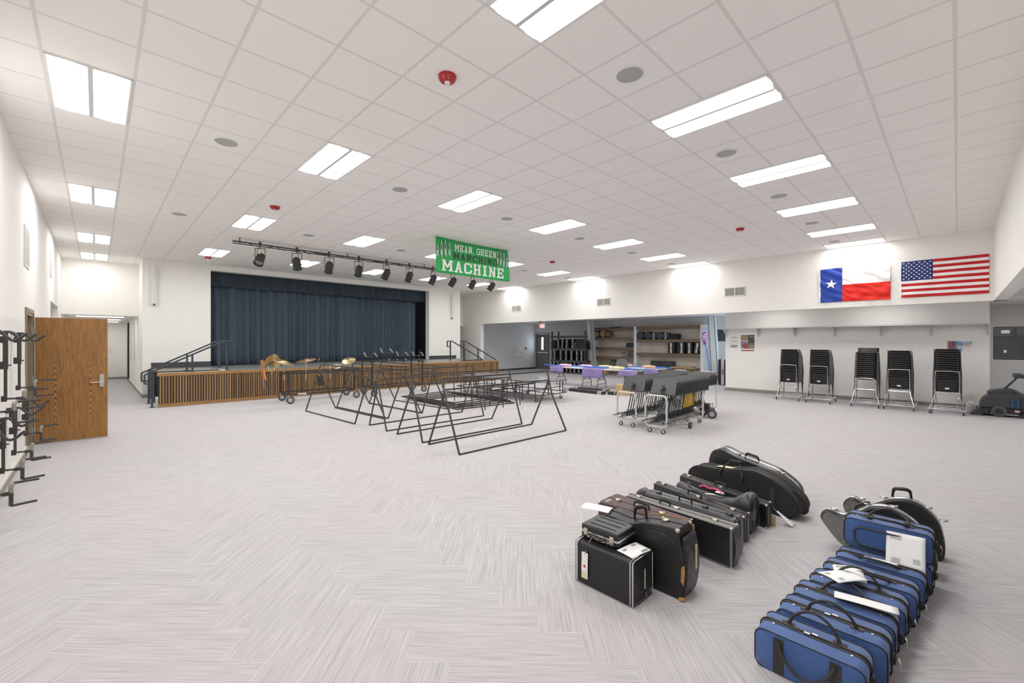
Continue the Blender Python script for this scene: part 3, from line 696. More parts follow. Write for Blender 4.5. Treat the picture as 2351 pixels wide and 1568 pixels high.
# ================================================================ long shelf on brackets and posters
SH=mat('grey_white_shelf_paint',(.66,.67,.67),.5,var=.03)
t=thing('wall_shelf','long white shelf on triangular brackets under the bulkhead','shelf',(15.8,2.53,2.15))
MB().bx(-.40,0,-3.08,3.08,-.012,.012).bx(-.40,-.385,-3.08,3.08,-.03,.012).build('shelf_board',SH,t,bevel=.003)
for y in(5.585,4.58,3.55,2.53,1.49,.49,-.52):
    yy=y-2.53; MB().prism([(0,-.012),(-.34,-.012),(-.34,-.04),(-.03,-.30),(0,-.30)],yy-.012,yy+.012,lambda u,v,q:(u,q,v)).build('bracket',SH,t,bevel=.002)
def poster(name,label,y0,y1,z0,z1,cols):
    t=thing(name,label,'poster',(15.797,(y0+y1)/2,z0)); w=y0-y1; h=z1-z0
    MB().bx(-.002,0,-w/2,w/2,0,h).build('sheet',cols[0],t,smooth=False)
    for k,(n,u0,u1,v0,v1,mm) in enumerate(cols[1:]): MB().bx(-.003-.0004*k,-.002,w/2-u0*w,w/2-u1*w,v0*h,v1*h).build(n,mm,t,smooth=False)
    return t,w,h
def photo(name,a,b,sc=14,c=None):
    if name in MATS: return MATS[name]
    m,nt,bs=newmat(name,.45); v,x,y,z=coords(nt); f=noise(nt,v,sc,6,.8); f=M(nt,'MULTIPLY_ADD',M(nt,'SUBTRACT',f,.5),4,.5,clamp=True)
    col=mixc(nt,f,a,b)
    if c: g=noise(nt,v,sc*.6,2); g=M(nt,'MULTIPLY_ADD',M(nt,'SUBTRACT',g,.55),6,.5,clamp=True); col=mixc(nt,g,col,c)
    nt.links.new(col,bs.inputs['Base Color']); MATS[name]=m; return m
pm=PAPER
t,w,h=poster('camp_poster','small white poster reading CAMP, leftmost on the wall',5.46,5.24,1.49,1.86,[pm,('photo_strip',.02,.98,.02,.24,photo('grey_photo',(.03,.03,.035),(.6,.6,.6),30)),('coloured_dots',.05,.2,.92,.98,mat('blue_ink',(.03,.07,.30),.5)),('coloured_dots',.3,.5,.92,.98,mat('yellow_ink',(.7,.45,.05),.5)),('coloured_dots',.75,.98,.92,.98,MATS['yellow_ink']),('coloured_dots',.52,.7,.92,.98,MATS['blue_ink'])])
text_mesh('CAMP',.07,'lettering',mat('pale_ink',(.45,.46,.48),.6),t,(-.004,0,.21),(R(90),0,-PI/2),.0003)
t,w,h=poster('concert_poster','dark photo collage poster with a white strip along its foot',5.13,4.71,1.36,1.92,[pm,('collage',0,.55,.18,.62,photo('collage_warm',(.08,.03,.02),(.55,.13,.05),18,(.30,.38,.62))),('collage',0,.55,.66,1,photo('collage_crowd',(.04,.03,.03),(.62,.45,.25),26)),('collage',.55,1,.18,1,photo('collage_dark',(.02,.017,.017),(.16,.13,.13),18)),('text_lines',.6,.97,.45,.47,W1),('text_lines',.6,.97,.36,.38,W1),('text_lines',.6,.97,.28,.30,W1),('text_lines',.6,.97,.22,.24,W1),('text_lines',.66,.9,.88,.9,W1),('red_text_strip',.03,.97,.03,.10,mat('red_ink',(.40,.05,.06),.5))])
t,w,h=poster('band_poster','blue and white poster behind the rightmost chair stack',.18,-.25,1.44,1.71,[pm,('photo_block',0,.38,0,1,photo('band_photo',(.05,.03,.04),(.75,.22,.04),22,(.03,.14,.42))),('blue_wash',.38,.62,0,1,photo('blue_wash',(.15,.42,.75),(.75,.84,.92),8)),('text_lines',.5,.96,.18,.22,photo('pale_text',(.5,.6,.75),(.9,.9,.9),60)),('text_lines',.5,.96,.30,.34,MATS['pale_text'])])
bi=mat('blue_poster_ink',(.03,.13,.42),.5)
text_mesh('ANGELO STATE',.050,'lettering',bi,t,(-.0055,-.045,.235),(R(90),0,-PI/2),.0003,bold=.001); text_mesh('UNIVERSITY',.050,'lettering',bi,t,(-.0055,-.075,.190),(R(90),0,-PI/2),.0003,bold=.001)
text_mesh('BANDS',.050,'lettering',mat('orange_ink',(.75,.28,.04),.5),t,(-.0055,-.115,.145),(R(90),0,-PI/2),.0003,bold=.001)
# ================================================================ blue soft instrument bags
def nylon():
    m,nt,bs=newmat('blue_nylon',.55,spec=.35); v,x,y,z=coords(nt)
    f=noise(nt,v,7,3); nt.links.new(mixc(nt,f,(.042,.095,.275),(.062,.135,.36)),bs.inputs['Base Color'])
    bs.inputs['Sheen Weight'].default_value=.25
    wv=nt.nodes.new('ShaderNodeTexChecker'); wv.inputs['Scale'].default_value=900; nt.links.new(v,wv.inputs['Vector'])
    bumpn(nt,M(nt,'ADD',M(nt,'MULTIPLY',noise(nt,v,9,2),.9),M(nt,'MULTIPLY',wv.outputs['Fac'],.02)),.35,.012,bs); return m
NYL=nylon(); WEB=mat('black_webbing',(.035,.032,.030),.6,var=.25,scale=200); ZIP=mat('black_zip_tape',(.045,.040,.036),.55,var=.3,scale=220)
PIPE=mat('black_piping',(.012,.013,.02),.4)
def arc(p0,p1,h,n=10,side=(0,0,1),lean=(0,0,0)):
    p0=Vector(p0); p1=Vector(p1); sd=Vector(side); ln=Vector(lean); out=[]
    for i in range(n+1):
        t=i/n; k=sin(PI*t)**.62; out.append(p0.lerp(p1,t)+sd*h*k+ln*k)
    return out
def bag(label,x,y0,y1,rz=0,z=0,h=.20,T=.215,handles=('up','up'),tagp=True,strap=False,pocket=False,tiltx=0):
    """length along y from y0 (near right end) to y1; thickness T along +x from x"""
    L=y1-y0; t=thing('instrument_bag',label,'bag',(x+T/2,(y0+y1)/2,z),rz,'blue soft instrument bags in a row'); t.rotation_euler=(0,tiltx,rz)
    prof=rrect(L,h,.045,5,0,h/2)
    m=MB(); ns=[( -T/2,.955),(-T/2+.012,1),( T/2-.012,1),(T/2,.955)]
    # body: rounded box with soft faces
    body=MB(); rings=[(-T/2-.004,.0),(-T/2-.001,.6),(-T/2+.004,.97),(-T/2+.016,1),(-.012,1.0),(.012,1.0),(T/2-.016,1),(T/2-.004,.97),(T/2+.001,.6),(T/2+.004,0)]
    nP=len(prof); vs=[]
    for (xx,k) in rings: 
        for (u,v) in prof: vs.append((xx,u*k,h/2+(v-h/2)*k))
    fs=[(i*nP+j,i*nP+(j+1)%nP,(i+1)*nP+(j+1)%nP,(i+1)*nP+j) for i in range(len(rings)-1) for j in range(nP)]
    body.add(vs,fs).build('bag_body',NYL,t,ang=60)
    P=lambda xx,k=1.0,g=0: [(xx,u*(1+g/(L/2)),h/2+(v-h/2)*(1+g/(h/2))) for u,v in prof]
    pp=MB(); pp.tube(P(-T/2+.006),.0032,6,True); pp.tube(P(T/2-.006),.0032,6,True); pp.build('piping',PIPE,t)
    zx=.012; zz=MB()
    top=[p for p in prof if p[1]>h*.30]; top.sort(key=lambda q:0)
    ring=[(u,v) for u,v in prof]
    for a,b in ((-.019,.019),):
        n=len(ring); vs=[]
        for (u,v) in ring: 
            g=.0035; vs+= [(zx+a,u*(1+g/(L/2)),h/2+(v-h/2)*(1+g/(h/2))),(zx+b,u*(1+g/(L/2)),h/2+(v-h/2)*(1+g/(h/2)))]
        zz.add(vs,[(2*i,2*i+1,(2*i+3)%(2*n),(2*i+2)%(2*n)) for i in range(n)])
    zo=zz.build('zip_tape',ZIP,t)
    MB().tube(P(zx,1,.006),.0028,5,True).build('zip_teeth',mat('zip_coil',(.02,.018,.016),.4),zo)
    for q in((zx-.006,.02),(zx+.008,-.012)): MB().box((*q,h+.008),(.011,.025,.006)).build('zip_pull',STEEL,t)
    for q in(-1,1): MB().cyl((zx-.03,q*L*.36,h-.001),(zx-.03,q*L*.36,h+.004),.006,8).build('stud',STEEL,t)
    for sd,kind in zip((-1,1),handles):
        hx=zx+sd*.032; a=(hx,.11,h+.002); b=(hx,-.11,h+.002)
        if kind=='up': pts=arc(a,b,.095,12,(0,0,1),(sd*.012,0,0))
        elif kind=='flop': pts=arc(a,b,.045,12,(0,0,1),(sd*.10,0,0))
        elif kind=='droop': a=(-T/2-.010,.12,h-.03); b=(-T/2-.010,-.115,h-.03); pts=arc(a,b,-.115,12,(0,0,1),(-.022,0,0))
        else: continue
        hm=MB().tube(pts,[.009]+[.0075]*(len(pts)-2)+[.009],8)
        if kind!='droop':
            for q in(a,b): hm.box((q[0],q[1],q[2]),(.022,.055,.006))
        hm.build('handle',WEB,t)
    if strap:
        for y in(.12,-.115):
            MB().bx(-T/2-.006,-T/2-.002,y-.022,y+.022,.012,h-.015).build('webbing_strap',WEB,t)
    e=MB(); e.box((-.005,-L/2-.008,h*.58),(.030,.016,.05)).tube([( -.018,-L/2-.02,h*.62),(-.018,-L/2-.02,h*.48),(.008,-L/2-.02,h*.48),(.008,-L/2-.02,h*.62)],.003,6,True); e.build('d_ring',BLKP,t,bevel=.002)
    if pocket:
        pr=rrect(L*.74,h*.62,.045,5,0,h*.46); X=-T/2-.016
        MB().prism(pr,-T/2-.003,X,lambda u,v,q:(q,u*1,v)).build('pocket',NYL,t,bevel=.008)
        zt=[(X-.001,u,v) for u,v in pr]; MB().tube(zt,.006,6,True).build('pocket_zip',ZIP,t)
    if tagp:
        MB().grid(lambda a,b:(.0+a*.03+.006*sin(b*5),-L/2-.030-.008*sin(b*3),h*.55-b*.055),2,6).build('paper_tag',MANILA,t,solid=.001)
    return t
BG=[('blue bag nearest the camera, with webbing straps and a drooping handle',2.50,.285,.745,0,('droop','up'),False,True),
('second blue bag from the camera, its round handle standing up',2.765,.235,.715,0,('up','none'),True,False),
('third blue bag from the camera, under a long white sheet',3.00,.225,.70,0,('none','flop'),True,False),
('fourth blue bag from the camera, beneath the fan of white papers',3.235,.20,.665,0,('none','up'),True,False),
('fifth blue bag from the camera, with crossed handles on top',3.475,.165,.635,0,('flop','none'),True,False),
('sixth blue bag from the camera, just in front of the stacked pair',3.735,.14,.605,0,('flop','none'),False,False)]
for (lab,x,a,b,rz,hd,tg,st) in BG: bag(lab,x,a,b,rz,handles=hd,tagp=tg,strap=st)
bag('lower blue bag of the stacked pair at the row end',3.985,.115,.58,0,handles=('none','none'),tagp=False)
bag('upper blue bag of the stacked pair, front pocket facing the camera',3.985,.11,.585,0,z=.205,handles=('flop','flop'),tagp=True,pocket=True)
INK=mat('grey_print',(.28,.28,.28),.7)
def sheet(label,c,w,l,rz,tilt=(0,0),curl=.01,name='paper_sheet',lines=True,grp=None):
    t=thing(name,label,'paper',c,rz,grp); t.rotation_euler=(tilt[0],tilt[1],rz)
    fn=lambda a,b:((a-.5)*w,(b-.5)*l,curl*(sin(PI*a)*.5+sin(2.3*b+1)*.5))
    MB().grid(fn,8,8).build('sheet',PAPER,t,solid=.0006)
    if lines:
        for (a0,a1,b0) in ((.12,.30,.80),(.62,.85,.88),(.60,.9,.20)):
            m=MB()
            for q in range(5):
                b=b0-q*.03; A=fn(a0,b); B=fn(a1,b); m.add([(A[0],A[1],A[2]+.0012),(B[0],B[1],B[2]+.0012),(B[0],B[1]+.003,B[2]+.0012),(A[0],A[1]+.003,A[2]+.0012)],[(0,1,2,3)])
            m.build('print_block',INK,t,smooth=False)
    return t
sheet('white delivery sheet hanging over the pocket of the upper blue bag',(3.925,.245,.285),.20,.22,R(90)-.1,(R(-62),R(4)),.006)
sheet('narrow white slip lying below the delivery sheet on a blue bag',(3.80,.36,.222),.045,.17,.12,(0,0),.004)
sheet('white sheet at the top of the fan of papers',(3.41,.475,.236),.15,.215,R(105),(.05,.12),.012,grp='papers fanned over the blue bags')
sheet('printed white page lying across the fan of papers',(3.29,.49,.258),.15,.21,R(55),(.05,.1),.014)
sheet('long blank white sheet on the third blue bag',(3.11,.36,.232),.09,.28,R(8),(0,.05),.008,lines=False)
sheet('corner of a white paper on the carpet beneath the nearest blue bag',(2.43,.46,.004),.05,.09,.3,(0,0),.001,lines=False)
# ================================================================ hard cases
LEA=mat('black_leatherette',(.015,.015,.016),.32,var=.35,scale=18,bump=.25,bscale=400)
MLD=mat('black_moulded_shell',(.030,.031,.033),.30,var=.3,scale=14,bump=.12,bscale=220)
SUI=mat('black_pebbled_vinyl',(.011,.011,.012),.38,var=.3,scale=25,bump=.4,bscale=500)
BRNL=mat('maroon_brown_leatherette',(.075,.035,.032),.45,var=.25,scale=20,bump=.2,bscale=300)
GRYL=mat('worn_grey_edge',(.20,.197,.185),.5,var=.3,scale=30)
NICK=mat('aged_nickel',(.62,.56,.46),.3,.85,var=.25,scale=80)
SILV=mat('aluminium_trim',(.72,.71,.69),.28,.85,var=.06)
WPLY=mat('bare_plywood_wear',(.42,.22,.08),.8,var=.3,scale=40)
def latch(t,c,rz=0,name='latch',m=None):
    o=MB().lathe([(.0,.010),(.016,.009),(.022,.005),(.023,0)],14).box((0,0,.007),(.05,.018,.007)).box((.018,0,.010),(.014,.024,.008)).build(name,m or NICK,t,loc=c,rot=(0,0,rz)); return o
def handle(t,p0,p1,h,r=.009,name='handle',m=None,up=(0,0,1)):
    p0=Vector(p0);p1=Vector(p1);u=Vector(up); a=p0+u*h*.75+(p1-p0)*.06; b=p1+u*h*.75-(p1-p0)*.06; c=p0.lerp(p1,.22)+u*h; d=p0.lerp(p1,.78)+u*h
    return MB().tube(smooth_pts([tuple(p0),tuple(a),tuple(c),tuple(d),tuple(b),tuple(p1)],4),[r*.75]*4+[r]*4+[r*1.25]*5+[r]*4+[r*.75]*4,8).build(name,m or BLKP,t)
def tcase(name,label,Lx,Ly,Rx,Ry,hL,hR,m,bev=.012,seg=3,grp='instrument cases in a row',lat=(.15,.85),hd=(.38,.55),seam=BLKP,corner=True,latm=None,sw=.010):
    """case standing on edge; left end spans Lx at y=Ly, right end spans Rx at y=Ry"""
    cx=(sum(Lx)+sum(Rx))/4; cy=(Ly+Ry)/2; t=thing(name,label,'case',(cx,cy,0),0,grp)
    q=lambda x,y,z:(x-cx,y-cy,z)
    vs=[q(Lx[0],Ly,.0),q(Lx[1],Ly,.0),q(Lx[1],Ly,hL),q(Lx[0],Ly,hL),q(Rx[0],Ry,0),q(Rx[1],Ry,0),q(Rx[1],Ry,hR),q(Rx[0],Ry,hR)]
    MB().add(vs,[(0,1,2,3),(4,5,6,7),(0,1,5,4),(1,2,6,5),(2,3,7,6),(3,0,4,7)]).build('case_body',m,t,bevel=bev,seg=seg)
    def at(s,side=.5,dz=0):
        x0=Lx[0]+(Rx[0]-Lx[0])*s; x1=Lx[1]+(Rx[1]-Lx[1])*s; return Vector(q(x0+(x1-x0)*side,Ly+(Ry-Ly)*s,hL+(hR-hL)*s+dz))
    a=math.atan2(at(1).y-at(0).y,at(1).x-at(0).x)
    s=MB(); s.bar(at(.01,.5,.0005),at(.99,.5,.0005),sw,.004); e=at(1,.5); s.bar((e.x,e.y-.001,.02),(e.x,e.y-.001,hR-.01),.004,sw,up=(1,0,0)); s.build('lid_seam',seam,t)
    for k in lat: latch(t,at(k,.5,.001),a,m=latm)
    if hd: handle(t,at(hd[0],.5,.0),at(hd[1],.5,0),.038)
    if corner:
        for (X,Y,h) in ((Rx[0],Ry,hR),(Rx[1],Ry,hR),(Rx[0],Ry,.012),(Rx[1],Ry,.012),(Lx[0],Ly,hL),(Lx[1],Ly,hL)):
            p=q(X,Y,h); sx=1 if X in(Lx[0],Rx[0]) else -1; sy=1 if Y==Ry else -1
            MB().box((p[0]+sx*.010,p[1]+sy*.010,p[2]-.008),(.024,.024,.020)).build('corner_cap',NICK,t,bevel=.009,seg=3)
    return t,at
# --- A: large black suitcase with chrome binding
t=thing('hard_suitcase','large black vinyl case with chrome edging, a smaller case lying on it','case',(2.575,1.66,0))
MB().bx(-.125,.125,-.21,.21,0,.292).build('case_body',SUI,t,bevel=.022,seg=4)
MB().bx(-.124,.124,-.225,.225,.002,.290).build('end_panels',SUI,t,bevel=.018,seg=3)
for y in(-.227,-.208,.208,.226):
    pr=rrect(.252,.294,.024,5,0,.147); o=MB().tube([(u,y,v) for u,v in pr],.0036 if abs(y)<.22 else .0045,7,True).build('chrome_binding',CHR,t)
MB().bx(.035,.039,-.2275,-.21,.03,.285).build('lid_seam',BLKP,t)
MB().bx(.022,.034,-.2285,-.2265,.07,.20).build('label_strip',MANILA,t,smooth=False)
MB().bx(.036,.046,-.2290,-.226,.01,.045).build('latch',STEEL,t,bevel=.002)
# --- small clarinet case on top
t=thing('small_hard_case','small black ribbed case with writing, lying on the large chrome-edged case','case',(2.645,1.745,.2925),.03)
b=MB().bx(-.12,.12,-.15,.15,0,.046).build('case_base',BLKP,t,bevel=.014,seg=3)
MB().bx(-.12,.12,-.15,.15,.052,.098).build('case_lid',BLKP,t,bevel=.014,seg=3)
MB().prism(rrect(.246,.306,.014,4),.043,.055,lambda u,v,q:(u,v,q)).build('metal_band',SILV,t)
r=MB()
for x in(-.065,0.0,.065): r.bx(x-.003,x+.003,-.105,.105,.0975,.1005)
r.build('lid_ribs',mat('satin_black_rib',(.006,.006,.006),.6),t)
for y in(-.105,.105): MB().bx(-.130,-.121,y-.016,y+.016,.028,.075).bx(-.133,-.128,y-.011,y+.011,.034,.066).build('latch',NICK,t,bevel=.003)
MB().tube(smooth_pts([(-.123,.062,.047),(-.140,.058,.046),(-.146,.0,.026),(-.140,-.058,.046),(-.123,-.062,.047)],4),.0065,8).build('handle',BLKP,t)
for y in(-.064,.064): MB().box((-.125,y,.048),(.012,.022,.018)).build('handle_mount',NICK,t,bevel=.003)
text_mesh('Wall ISD 0432118',.030,'white_writing',W1,t,(-.1215,-.01,.024),(R(-90),0,R(90)),.0003,sx=.95)
# paper hang tag on string
t=thing('hang_tag','buff hang tag with a red dot dangling against the large chrome-edged case','tag',(2.445,1.80,.235))
MB().prism(rrect(.052,.135,.006,2,0,-.068),-.0005,.0005,lambda u,v,q:(q-.003+(v*.03),u,v)).build('card',PAPER,t)
MB().prism(rrect(.052,.05,.004,2,0,-.155),-.0005,.0005,lambda u,v,q:(q-.001+(v*.03),u,v)).build('card_stub',MANILA,t)
MB().cyl((-.0075,0,-.095),(-.0065,0,-.095),.010,16).build('red_dot',mat('red_sticker',(.75,.06,.02),.6),t)
MB().tube([(-.004,0,-.008),(.02,-.005,.045),(.068,-.02,.10)],.0013,5).build('string',PAPER,t)
MB().cyl((-.0065,0,-.010),(-.002,0,-.010),.005,10).build('eyelet',BRASS,t)
sheet('white sheet draped over the right end of the large chrome-edged case',(2.60,1.51,.297),.20,.13,R(-8),(.05,0),.006)
sheet('white sheet sticking out behind the small ribbed case',(2.80,1.95,.405),.10,.23,R(12),(0,-.1),.012,lines=False)
# --- B: battered bell shaped case
def profcase(name,label,A,B,prof,T,m,edge=None,parts=True,bev=.010,seg=3,grp=None,cat='case'):
    """outline prof (u along A->B, z) extruded sideways by T to the side away from the camera"""
    A=Vector((*A,0)); B=Vector((*B,0)); d=(B-A).normalized(); n=Vector((-d.y,d.x,0)); 
    if n.x<0: n=-n
    um=sum(p[0] for p in prof)/len(prof); org=A+d*um+n*T/2
    t=thing(name,label,cat,tuple(org),0,grp)
    mp=lambda u,v,q:tuple(A+d*u+n*q+Vector((0,0,v))-org)
    MB().prism(prof,0,T,mp).build('case_body',m,t,bevel=bev,seg=seg,ang=50)
    return t,mp,d,n
Bp=[(-.0,0),(-.012,.12),(-.012,.30),(.027,.461)]+smooth_pts([(.027,.461),(.16,.452),(.25,.438),(.30,.426),(.36,.402),(.43,.392),(.52,.40),(.60,.398)],3)[1:]+[(.64,.36),(.66,.2),(.64,0)]
t,mp,d,n=profcase('saxophone_case','battered black saxophone case with torn corners and bare wood showing',(2.755,1.255),(2.755,1.95),Bp,.20,LEA,bev=.009)
B2=[(u*1.0,v) for u,v in Bp]
top=[p for p in Bp if p[1]>.39]
MB().tube([mp(u,v+.001,.10) for u,v in top],.0035,6).build('lid_seam',BLKP,t)
s=MB(); s.bar(mp(-.013,.02,.10),mp(-.013,.44,.10),.004,.006,up=(1,0,0)); s.build('end_seam',BLKP,t)
g=MB().prism([(-.008,.02)]+[(-.012-.026*sin(PI*k/12)**.8,.03+.37*k/12) for k in range(13)]+[(.0,.41)],.008,.192,mp); g.build('bulged_end',LEA,t,ang=50,bevel=.003)
for (u,v,q,sz) in ((.03,.45,.008,.022),(.03,.45,.192,.020),(.0,.012,.008,.03)):
    MB().lathe([(0,.012),(sz*.6,.009),(sz*.8,0),(sz*.6,-.01),(0,-.012)],8,mp(u,v,q)).build('corner_cap',NICK if v>.2 else WPLY,t)
MB().add([mp(-.014,.10,.002),mp(-.022,.19,.004),mp(-.020,.24,.0),mp(.0,.22,-.004),mp(.004,.13,-.004)],[(0,1,2,3,4)]).build('bare_wood_tear',WPLY,t,smooth=False,solid=.003)
MB().add([mp(.04,.455,.2),mp(.12,.462,.202),mp(.25,.448,.203),mp(.33,.42,.202),mp(.31,.405,.202),mp(.2,.42,.204),mp(.07,.425,.205),mp(.0,.39,.202),mp(.0,.44,.2)],[tuple(range(9))]).build('bare_wood_tear',WPLY,t,smooth=False,solid=.004)
MB().bx(0,.003,0,.022,0,.16).build('yellowed_tape',MANILA,t,loc=mp(-.037,.18,.125),rot=(0,0,R(-90)),smooth=False)
for u in(.16,): latch(t,Vector(mp(u,.455,.10)),R(92))
handle(t,mp(.40,.392,.10),mp(.305,.424,.10),.085,.012)
MB().tube(smooth_pts([mp(.05,.36,-.001),mp(.14,.40,-.003),mp(.24,.38,-.003),mp(.31,.30,-.002),mp(.34,.2,-.001)],4),.004,5).build('pressed_ridge',LEA,t)
text_mesh('3-5145',.07,'chalk_number',mat('faint_chalk',(.16,.16,.16),.8),t,mp(-.0385,.22,.05),(R(90),R(90),R(0)),.0002)
sheet('small white card slipped behind the torn edge of the saxophone case',(3.0,1.33,.40),.02,.10,0,(R(60),R(70)),.003,lines=False)
# --- C1 brown topped case
t,at=tcase('instrument_case','wide case with a maroon-brown top and three round latches',(3.16,3.46),2.19,(3.235,3.39),1.45,.30,.30,BRNL,lat=(.15,.42,.70),hd=(.36,.55),sw=.004)
m=MB()
for k in range(4): m.bx(-.10+k*.02,-.095+k*.02,.30,.335,.3005,.302)
m.build('paint_marks',W1,t,smooth=False)
# --- C grey edged trombone case
t,at=tcase('trombone_case','black trombone case with worn grey edges and a round-shouldered end panel',(3.50,3.60),2.12,(3.405,3.535),1.165,.29,.305,GRYL,lat=(.12,.5,.84),hd=(.34,.44))
MB().add([tuple(at(s,-.012,dz)) for s,dz in((.03,-.008),(.98,-.008),(.98,-.285),(.03,-.275))],[(0,1,2,3)]).build('side_panel',LEA,t,smooth=False,solid=.004)
e=at(1,.5); MB().prism([(.0,.015)]+[(-.002-.020*sin(PI*k/10),.02+.0265*k) for k in range(11)]+[(.0,.29)],-.057,.057,lambda u,v,q:(e.x+q,e.y+u,v)).build('bulged_end',LEA,t,ang=50,bevel=.003)
# --- D smooth moulded case with flared left end
t,at=tcase('trombone_case','smooth charcoal moulded case, its far left end flared like a bell',(3.69,3.86),2.05,(3.585,3.79),1.20,.29,.295,MLD,bev=.04,seg=5,lat=(.14,.66,.90),hd=(.38,.52),corner=False,latm=BLKP,sw=.014,seam=MLD)
c=at(0,.5); rot=Euler((R(-90),0,0)).to_matrix()
MB().lathe([(.0,.14),(.06,.135),(.105,.11),(.13,.07),(.11,.03),(.07,-.02),(.045,-.09),(.03,-.14)],20,(c.x+.01,c.y-.02,.165),rot).build('flared_bell_end',MLD,t)
# --- E narrow box case
t,at=tcase('trombone_case','narrow square black case with brass latches, right of the charcoal moulded one',(4.17,4.29),2.20,(3.90,4.045),1.24,.23,.23,LEA,lat=(.10,.52,.87),hd=(.40,.55))
e=at(1,.5); MB().bx(e.x-.012,e.x+.004,e.y-.006,e.y-.001,.03,.20).build('worn_strip',GRYL,t,smooth=False)
# --- G moulded case with big round bell end
t=thing('trombone_case','black moulded case with a round bell end and a pink cord on top','case',(4.31,1.66,0),0,'instrument cases in a row')
A=Vector((4.42,2.05)); Bq=Vector((4.22,1.25))
def gp(s): p=A.lerp(Bq,s); return p
vs=[];n=20; rings=[(0,.05,.07,.14),(.04,.07,.10,.135),(.30,.065,.090,.12),(.62,.07,.094,.125),(.76,.082,.108,.138),(.86,.118,.15,.165),(.93,.135,.172,.172),(.985,.132,.168,.170),(1.0,.115,.15,.170)]
for s,rx,rz_,cz in rings:
    p=gp(s)
    for j in range(n):
        a=2*PI*j/n; ca,sa=cos(a),sin(a); e=.75
        vs.append((p.x-4.31+rx*math.copysign(abs(ca)**e,ca),p.y-1.66,max(.0,cz+rz_*math.copysign(abs(sa)**e,sa)) if s<.7 else cz+rz_*math.copysign(abs(sa)**e,sa)))
fs=[(i*n+j,i*n+(j+1)%n,(i+1)*n+(j+1)%n,(i+1)*n+j) for i in range(len(rings)-1) for j in range(n)]+[tuple(range(n))[::-1],tuple((len(rings)-1)*n+j for j in range(n))]
mb=MB().add(vs,fs); zmin=min(v[2] for v in mb.v); mb.v=[(x,y,z-zmin*(1 if z<.02 else 0)) for x,y,z in mb.v]
mb.build('case_body',MLD,t,ang=50)
MB().bar((-.09,-.413,.03),(-.09,-.413,.31),.003,.012,up=(1,0,0)).build('lid_seam',BLKP,t)
for a0,a1 in((30,80),(110,160),(200,250),(290,340)):
    MB().tube([(-.09+.095*cos(R(a0+(a1-a0)*k/6)),-.415,.170+.125*sin(R(a0+(a1-a0)*k/6))) for k in range(7)],.009,6).build('end_bumper',MLD,t)
text_mesh('thomas',.026,'lettering',W1,t,(-.125,-.416,.17),(R(90),R(-90),0),.0003)
p=gp(.35); MB().tube(smooth_pts([(.045,.14,.245),(.05,.10,.262),(.035,.04,.255),(.03,-.02,.262),(.02,-.08,.25)],5),.010,6).build('pink_cord',mat('pink_cord',(.75,.10,.20),.7,var=.3,scale=90),t)
for q in(.16,.62): latch(t,(gp(q).x-4.31,gp(q).y-1.66,.238),R(75),m=BLKP)
MB().box((-.0,-.07,.249),(.05,.07,.002)).build('white_sticker',W1,t,smooth=False)
sheet('white luggage card resting between two cases below the pink cord',(4.16,1.62,.262),.06,.085,.5,(0,.2),.002,lines=False,name='luggage_card')
sheet('small white card tied near the middle of the narrow square case',(4.10,1.90,.265),.05,.07,.3,(0,.3),.002,lines=False,name='luggage_card')
# --- H narrow box case
t,at=tcase('trombone_case','narrow square black case half hidden behind the round bell end',(4.67,4.79),2.15,(4.375,4.505),1.20,.215,.215,LEA,lat=(.10,.5,.88),hd=(.43,.56))
e=at(1,.5); MB().bx(e.x-.035,e.x-.015,e.y-.006,e.y-.001,.03,.19).build('worn_strip',GRYL,t,smooth=False)
MB().bx(-.001,.001,-.02,.02,-.10,.0).build('tag_card',mat('kraft_tag',(.55,.38,.22),.8),t,loc=(e.x+.05,e.y-.02,.10))
tg=thing('hang_tag','white folded paper tag leaning out from the narrow square case onto the floor','tag',(4.56,1.12,0))
MB().grid(lambda a,b:(.0+(a-.5)*(.03+.075*b)+.05*b,.05-.13*b,.115*(1-b)**1.1+.003+.006*abs(a-.5)),4,6).build('tag_paper',PAPER,tg,solid=.001)
MB().tube([(0,.05,.118),(-.02,.065,.14),(-.03,.07,.16)],.002,5).build('string',NICK,tg)
# --- I big soft bag
CORD=mat('black_cordura',(.014,.014,.015),.7,var=.25,scale=60,bump=.3,bscale=500)
Ip=smooth_pts([(-.10,.08),(-.12,.19),(-.02,.285),(.182,.302),(.362,.33),(.555,.372),(.676,.374),(.792,.344),(.903,.292),(.983,.228),(1.025,.172),(1.037,.11),(1.0,.04),(.93,.003)],3)+[(.7,.0),(.0,.0),(-.07,.0)]
t,mp,d,n=profcase('gig_bag','large soft black gig bag with rounded end and grab handles',(4.92,2.05),(4.75,1.10),Ip,.24,CORD,bev=.018,seg=3)
edge=[p for p in Ip if p[1]>.02]
MB().tube([mp(u,v,.004) for u,v in edge],.005,6).build('piping',BLKP,t)
MB().tube([mp(u+.000,v+.003,.15) for u,v in edge],.006,6).build('zip',ZIP,t)
MB().tube([mp(.02,.19,-.004),mp(.36,.225,-.006),mp(.56,.205,-.004),mp(.56,.03,-.004)],.003,5).build('pocket_seam',BLKP,t)
hb=MB()
for u in(.26,.50):
    hb.tube(smooth_pts([mp(u,.24,-.006),mp(u+.01,.30,-.012),mp(u+(.04 if u<.4 else -.05),.36,.04),mp(u+(.07 if u<.4 else -.07),.395,.10)],3),.009,6)
hb.build('handle_strap',WEB,t)
MB().cyl(mp(.315,.40,.10),mp(.445,.405,.10),.022,12).build('handle_wrap',CORD,t)
MB().tube(smooth_pts([mp(.93,.27,.10),mp(1.0,.235,.09),mp(1.06,.16,.10),mp(1.06,.09,.11),mp(1.02,.05,.12)],4),.010,8).build('end_handle',WEB,t)
